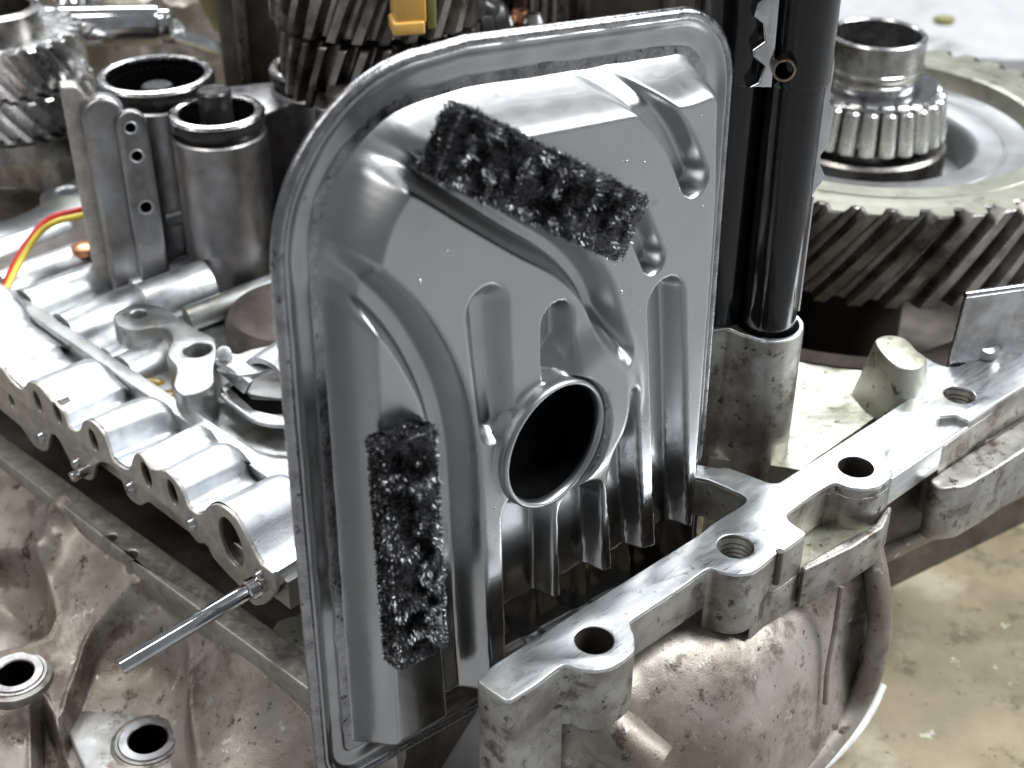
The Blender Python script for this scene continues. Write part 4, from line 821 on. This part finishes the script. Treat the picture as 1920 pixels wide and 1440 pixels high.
# tall dark casing added behind the filter to close off the lit bench
dc = thing('dark_backdrop', P(1000, 120, 0), 'large dark casing added behind the filter to hide the lit bench', 'casing')
k0 = P(1000, 120, 12)
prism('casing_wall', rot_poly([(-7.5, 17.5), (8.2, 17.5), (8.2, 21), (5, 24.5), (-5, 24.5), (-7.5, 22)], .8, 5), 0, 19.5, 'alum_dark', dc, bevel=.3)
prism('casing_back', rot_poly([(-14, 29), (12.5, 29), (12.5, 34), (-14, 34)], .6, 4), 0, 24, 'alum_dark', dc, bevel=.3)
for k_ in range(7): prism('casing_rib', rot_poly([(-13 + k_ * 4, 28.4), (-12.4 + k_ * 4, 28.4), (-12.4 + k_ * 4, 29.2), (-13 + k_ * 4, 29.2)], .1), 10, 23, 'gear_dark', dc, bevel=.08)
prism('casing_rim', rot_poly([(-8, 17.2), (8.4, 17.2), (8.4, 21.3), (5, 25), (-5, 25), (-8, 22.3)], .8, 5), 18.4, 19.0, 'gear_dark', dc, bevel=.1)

# white sheet at the back right with an olive smear piece
ws = thing('white_sheet', P(1750, 20, 0), 'crumpled white paper sheet on the bench in the upper right corner', 'paper')
tin('sheet', [(1545, 80, 2), (1550, 0, 2.4), (1590, -40, 3.5), (1700, -80, 3), (1850, -80, 5), (2100, -60, 4), (2150, 110, 2.5), (1950, 120, 2), (1800, 110, 2.4), (1650, 90, 2.0), (1750, 10, 3.6), (1900, 15, 4.2)], .3, 'paper_white', ws, 4, .35, 0, .25)
c = P(1770, 38, 4.5); tag(blob and obj('leaf_scrap', lathe_mesh([(0, .1), (.9, .08), (1.0, 0), (.9, -.08), (0, -.1)], 9, Matrix.Translation(Vector(c)) @ Matrix.Diagonal((.9, .7, 3, 1))), 'olive_plastic', None), 'small olive green scrap on the white paper at upper right', 'scrap')

# ================================================================== LOWER LEFT HOUSING
lh = thing('bell_housing', P(300, 1250, 0), 'stained brown aluminium bell housing at the lower left below the valve body', 'housing')
tin('housing_skin', [(-150, 760, 7.4), (0, 862, 7.4), (140, 968, 7.4), (280, 1078, 7.4), (430, 1188, 7.4), (590, 1305, 7.4), (640, 1340, 7.0),
    (-150, 1000, 6.0), (60, 1030, 6.2), (200, 1125, 6.3), (350, 1215, 6.2), (480, 1320, 6.0), (610, 1430, 5.4),
    (365, 1300, 5.6), (352, 1440, 5.0), (480, 1460, 4.8), (620, 1560, 4.0), (450, 1640, 3.8),
    (110, 1300, 4.5), (150, 1250, 4.7), (220, 1218, 4.9), (300, 1210, 5.0), (335, 1255, 4.7), (335, 1330, 4.4), (200, 1330, 4.35), (120, 1390, 4.2), (332, 1440, 4.3), (200, 1460, 4.15), (330, 1620, 4.1),
    (-20, 1150, 4.6), (40, 1120, 4.4), (0, 1210, 4.9), (60, 1205, 5.0), (85, 1270, 4.9), (30, 1325, 4.9), (-40, 1300, 4.9), (-150, 1250, 4.9), (60, 1390, 3.5), (0, 1410, 3.4), (100, 1460, 3.5), (0, 1620, 3.0), (150, 1640, 3.6), (-150, 1640, 3.0)],
    0, 'alum_dirty', lh, 5, .01, 0, 1.0, 2)
skin = [o for o in COL.objects if o.name.startswith('housing_skin')][0]
from mathutils.bvhtree import BVHTree
# cast recesses and swellings worked into the skin
sv = np.array([v.co[:] for v in skin.data.vertices]); top_ = sv[:, 2] > .5
def poly_sd(q, pl):
    best = np.full(len(q), 1e9); ins = np.zeros(len(q), bool)
    for a, b in zip(pl, np.roll(pl, -1, 0)):
        ab = b - a; t = np.clip(((q - a) @ ab) / (ab @ ab), 0, 1); best = np.minimum(best, np.hypot(*(q - a - t[:, None] * ab).T))
        ins ^= ((a[1] > q[:, 1]) != (b[1] > q[:, 1])) & (q[:, 0] < (b[0] - a[0]) * (q[:, 1] - a[1]) / (b[1] - a[1] + 1e-12) + a[0])
    return np.where(ins, best, -best)
for pl, zz_, dep, wd_ in (([(118, 1300), (140, 1255), (185, 1195), (290, 1168), (338, 1195), (352, 1250), (346, 1330), (342, 1480), (95, 1480), (105, 1330)], 5.2, .95, .34),
                          ([(-60, 1050), (55, 1062), (88, 1120), (82, 1172), (-60, 1182)], 5.6, 1.3, .4), ([(62, 1335), (92, 1335), (125, 1480), (62, 1480)], 4.4, 1.3, .3)):
    d_ = poly_sd(sv[:, :2], np.array(cat(pz(pl, zz_), 3))); t_ = np.clip(d_ / wd_ + .5, 0, 1)
    sv[:, 2] -= np.where(top_, dep * t_ * t_ * (3 - 2 * t_) - .10 * np.exp(-((d_ + .12) / .14) ** 2), 0)
for x, y, z, am, wd_ in ((120, 975, 7, .9, .75), (75, 1020, 7, .8, .6), (230, 1090, 6.8, .25, 1.0), (470, 1280, 6.2, .25, 1.6)):
    c = P(x, y, z); sv[:, 2] += np.where(top_, am * np.exp(-((sv[:, 0] - c[0]) ** 2 + (sv[:, 1] - c[1]) ** 2) / wd_ ** 2), 0)
skin.data.vertices.foreach_set('co', sv.ravel()); skin.data.update()
bvh = BVHTree.FromPolygons([v.co for v in skin.data.vertices], [p.vertices for p in skin.data.polygons])
prism('joint_flange', rot_poly(pz([(-200, 668), (0, 812), (300, 1026), (600, 1243), (760, 1360), (745, 1420), (590, 1302), (280, 1075), (0, 858), (-200, 712)], 7.9), .15, 3), 6.6, 7.9, 'alum_plate', lh, [circ(P(208, 1008, 7.9)[:2], .22, 16), circ(P(245, 1040, 7.9)[:2], .26, 16)], .08)
def on_skin(x, y, lift=0.0):
    z = 5.0
    for _ in range(6):
        c = P(x, y, z); hit = bvh.ray_cast(Vector((c[0], c[1], 30)), Vector((0, 0, -1)))[0]
        if hit: z = .5 * z + .5 * hit.z
    return P(x, y, z + lift)
for x, y, z, r in ((278, 1388, 4.35, .66), (30, 1265, 5.0, .62)):
    for _ in range(3):
        c = P(x, y, z); zs_ = []
        for k in range(16):
            hit = bvh.ray_cast(Vector((c[0] + 1.5 * r * math.cos(k * .3927), c[1] + 1.5 * r * math.sin(k * .3927), 30)), Vector((0, 0, -1)))[0]
            if hit: zs_.append(hit.z)
        z = float(np.median(zs_)) + .12
    c = P(x, y, z); bm = bmesh.new(); bm.from_mesh(skin.data)
    bmesh.ops.delete(bm, geom=[f for f in bm.faces if math.hypot(f.calc_center_median().x - c[0], f.calc_center_median().y - c[1]) < 1.3 * r], context='FACES'); bm.to_mesh(skin.data); bm.free()
    T = Matrix.Translation((c[0], c[1], 0))
    bpd = lathe('bolt_pad', [(r * 2.15, z - 3.0), (r * 2.1, z - .3), (r * 2.0, z - .06), (r * 1.75, z + .0), (r * 1.72, z + .05), (r * 1.1, z + .06), (r, z + .0), (r * .98, z - 1.2), (0, z - 1.25)], 'alum_wall', lh, T, 48)
    lathe('bolt_hole', [(r * 1.0, z + .06), (r * .96, z - 1.1), (0, z - 1.12)], 'bore_black', bpd, T, 36)
    if x > 100: prism('pad_face', rot_poly(pz([(112, 1338), (150, 1318), (325, 1306), (336, 1330), (338, 1500), (180, 1500)], z - .05), .3, 4), z - 1.2, z - .05, 'pad_alum', lh, [circ(c[:2], r * 1.1, 32)], .12)
    ring('seat_ring', c, r * 1.02, r * 1.55, z + .0, z + .10, 'alum_grey', bpd, .04, 48)
prism('gap_shade_floor', rot_poly(pz([(-200, 690), (0, 835), (300, 1050), (600, 1268), (720, 1360), (900, 1100), (700, 700), (300, 480), (-200, 500)], 6.2), .3, 3), .2, 6.2, 'alum_dark', lh, bevel=.05)  # dark plate added under the valve body in place of the gap's shadow
# nut-like pale block under the valve body
nb = thing('pale_spacer', P(548, 1195, 4), 'small pale greenish spacer block in the gap left of the filter foot', 'spacer')
p = P(552, 1196, 7.6); prism('spacer_body', circ((p[0], p[1]), 1.0, 8, 1.3), 0, 7.6, 'alum_pale', nb, bevel=.2)

# white rim lying on the bench under the case
wr = tube('white_lid_rim', [P(1655, 1285, 2.2), P(1632, 1335, 1.8), P(1596, 1386, 1.5), P(1550, 1432, 1.2), P(1500, 1470, 1.0)], .16, 'white_rim', None, 10, 6)
tag(wr, 'thin white curved rim on the bench at the foot of the case', 'lid')

# ------------------------------------------------------------------ centimetres -> metres
bpy.context.view_layer.update()
sm_ = Matrix.Scale(S, 4)
for me in bpy.data.meshes: me.transform(sm_)
for o in COL.objects:
    if o.type in {'MESH', 'EMPTY'}:
        o.location = o.location * S
        mpi = o.matrix_parent_inverse.copy(); mpi.translation = mpi.translation * S; o.matrix_parent_inverse = mpi
        if o.type == 'EMPTY': o.empty_display_size = .01
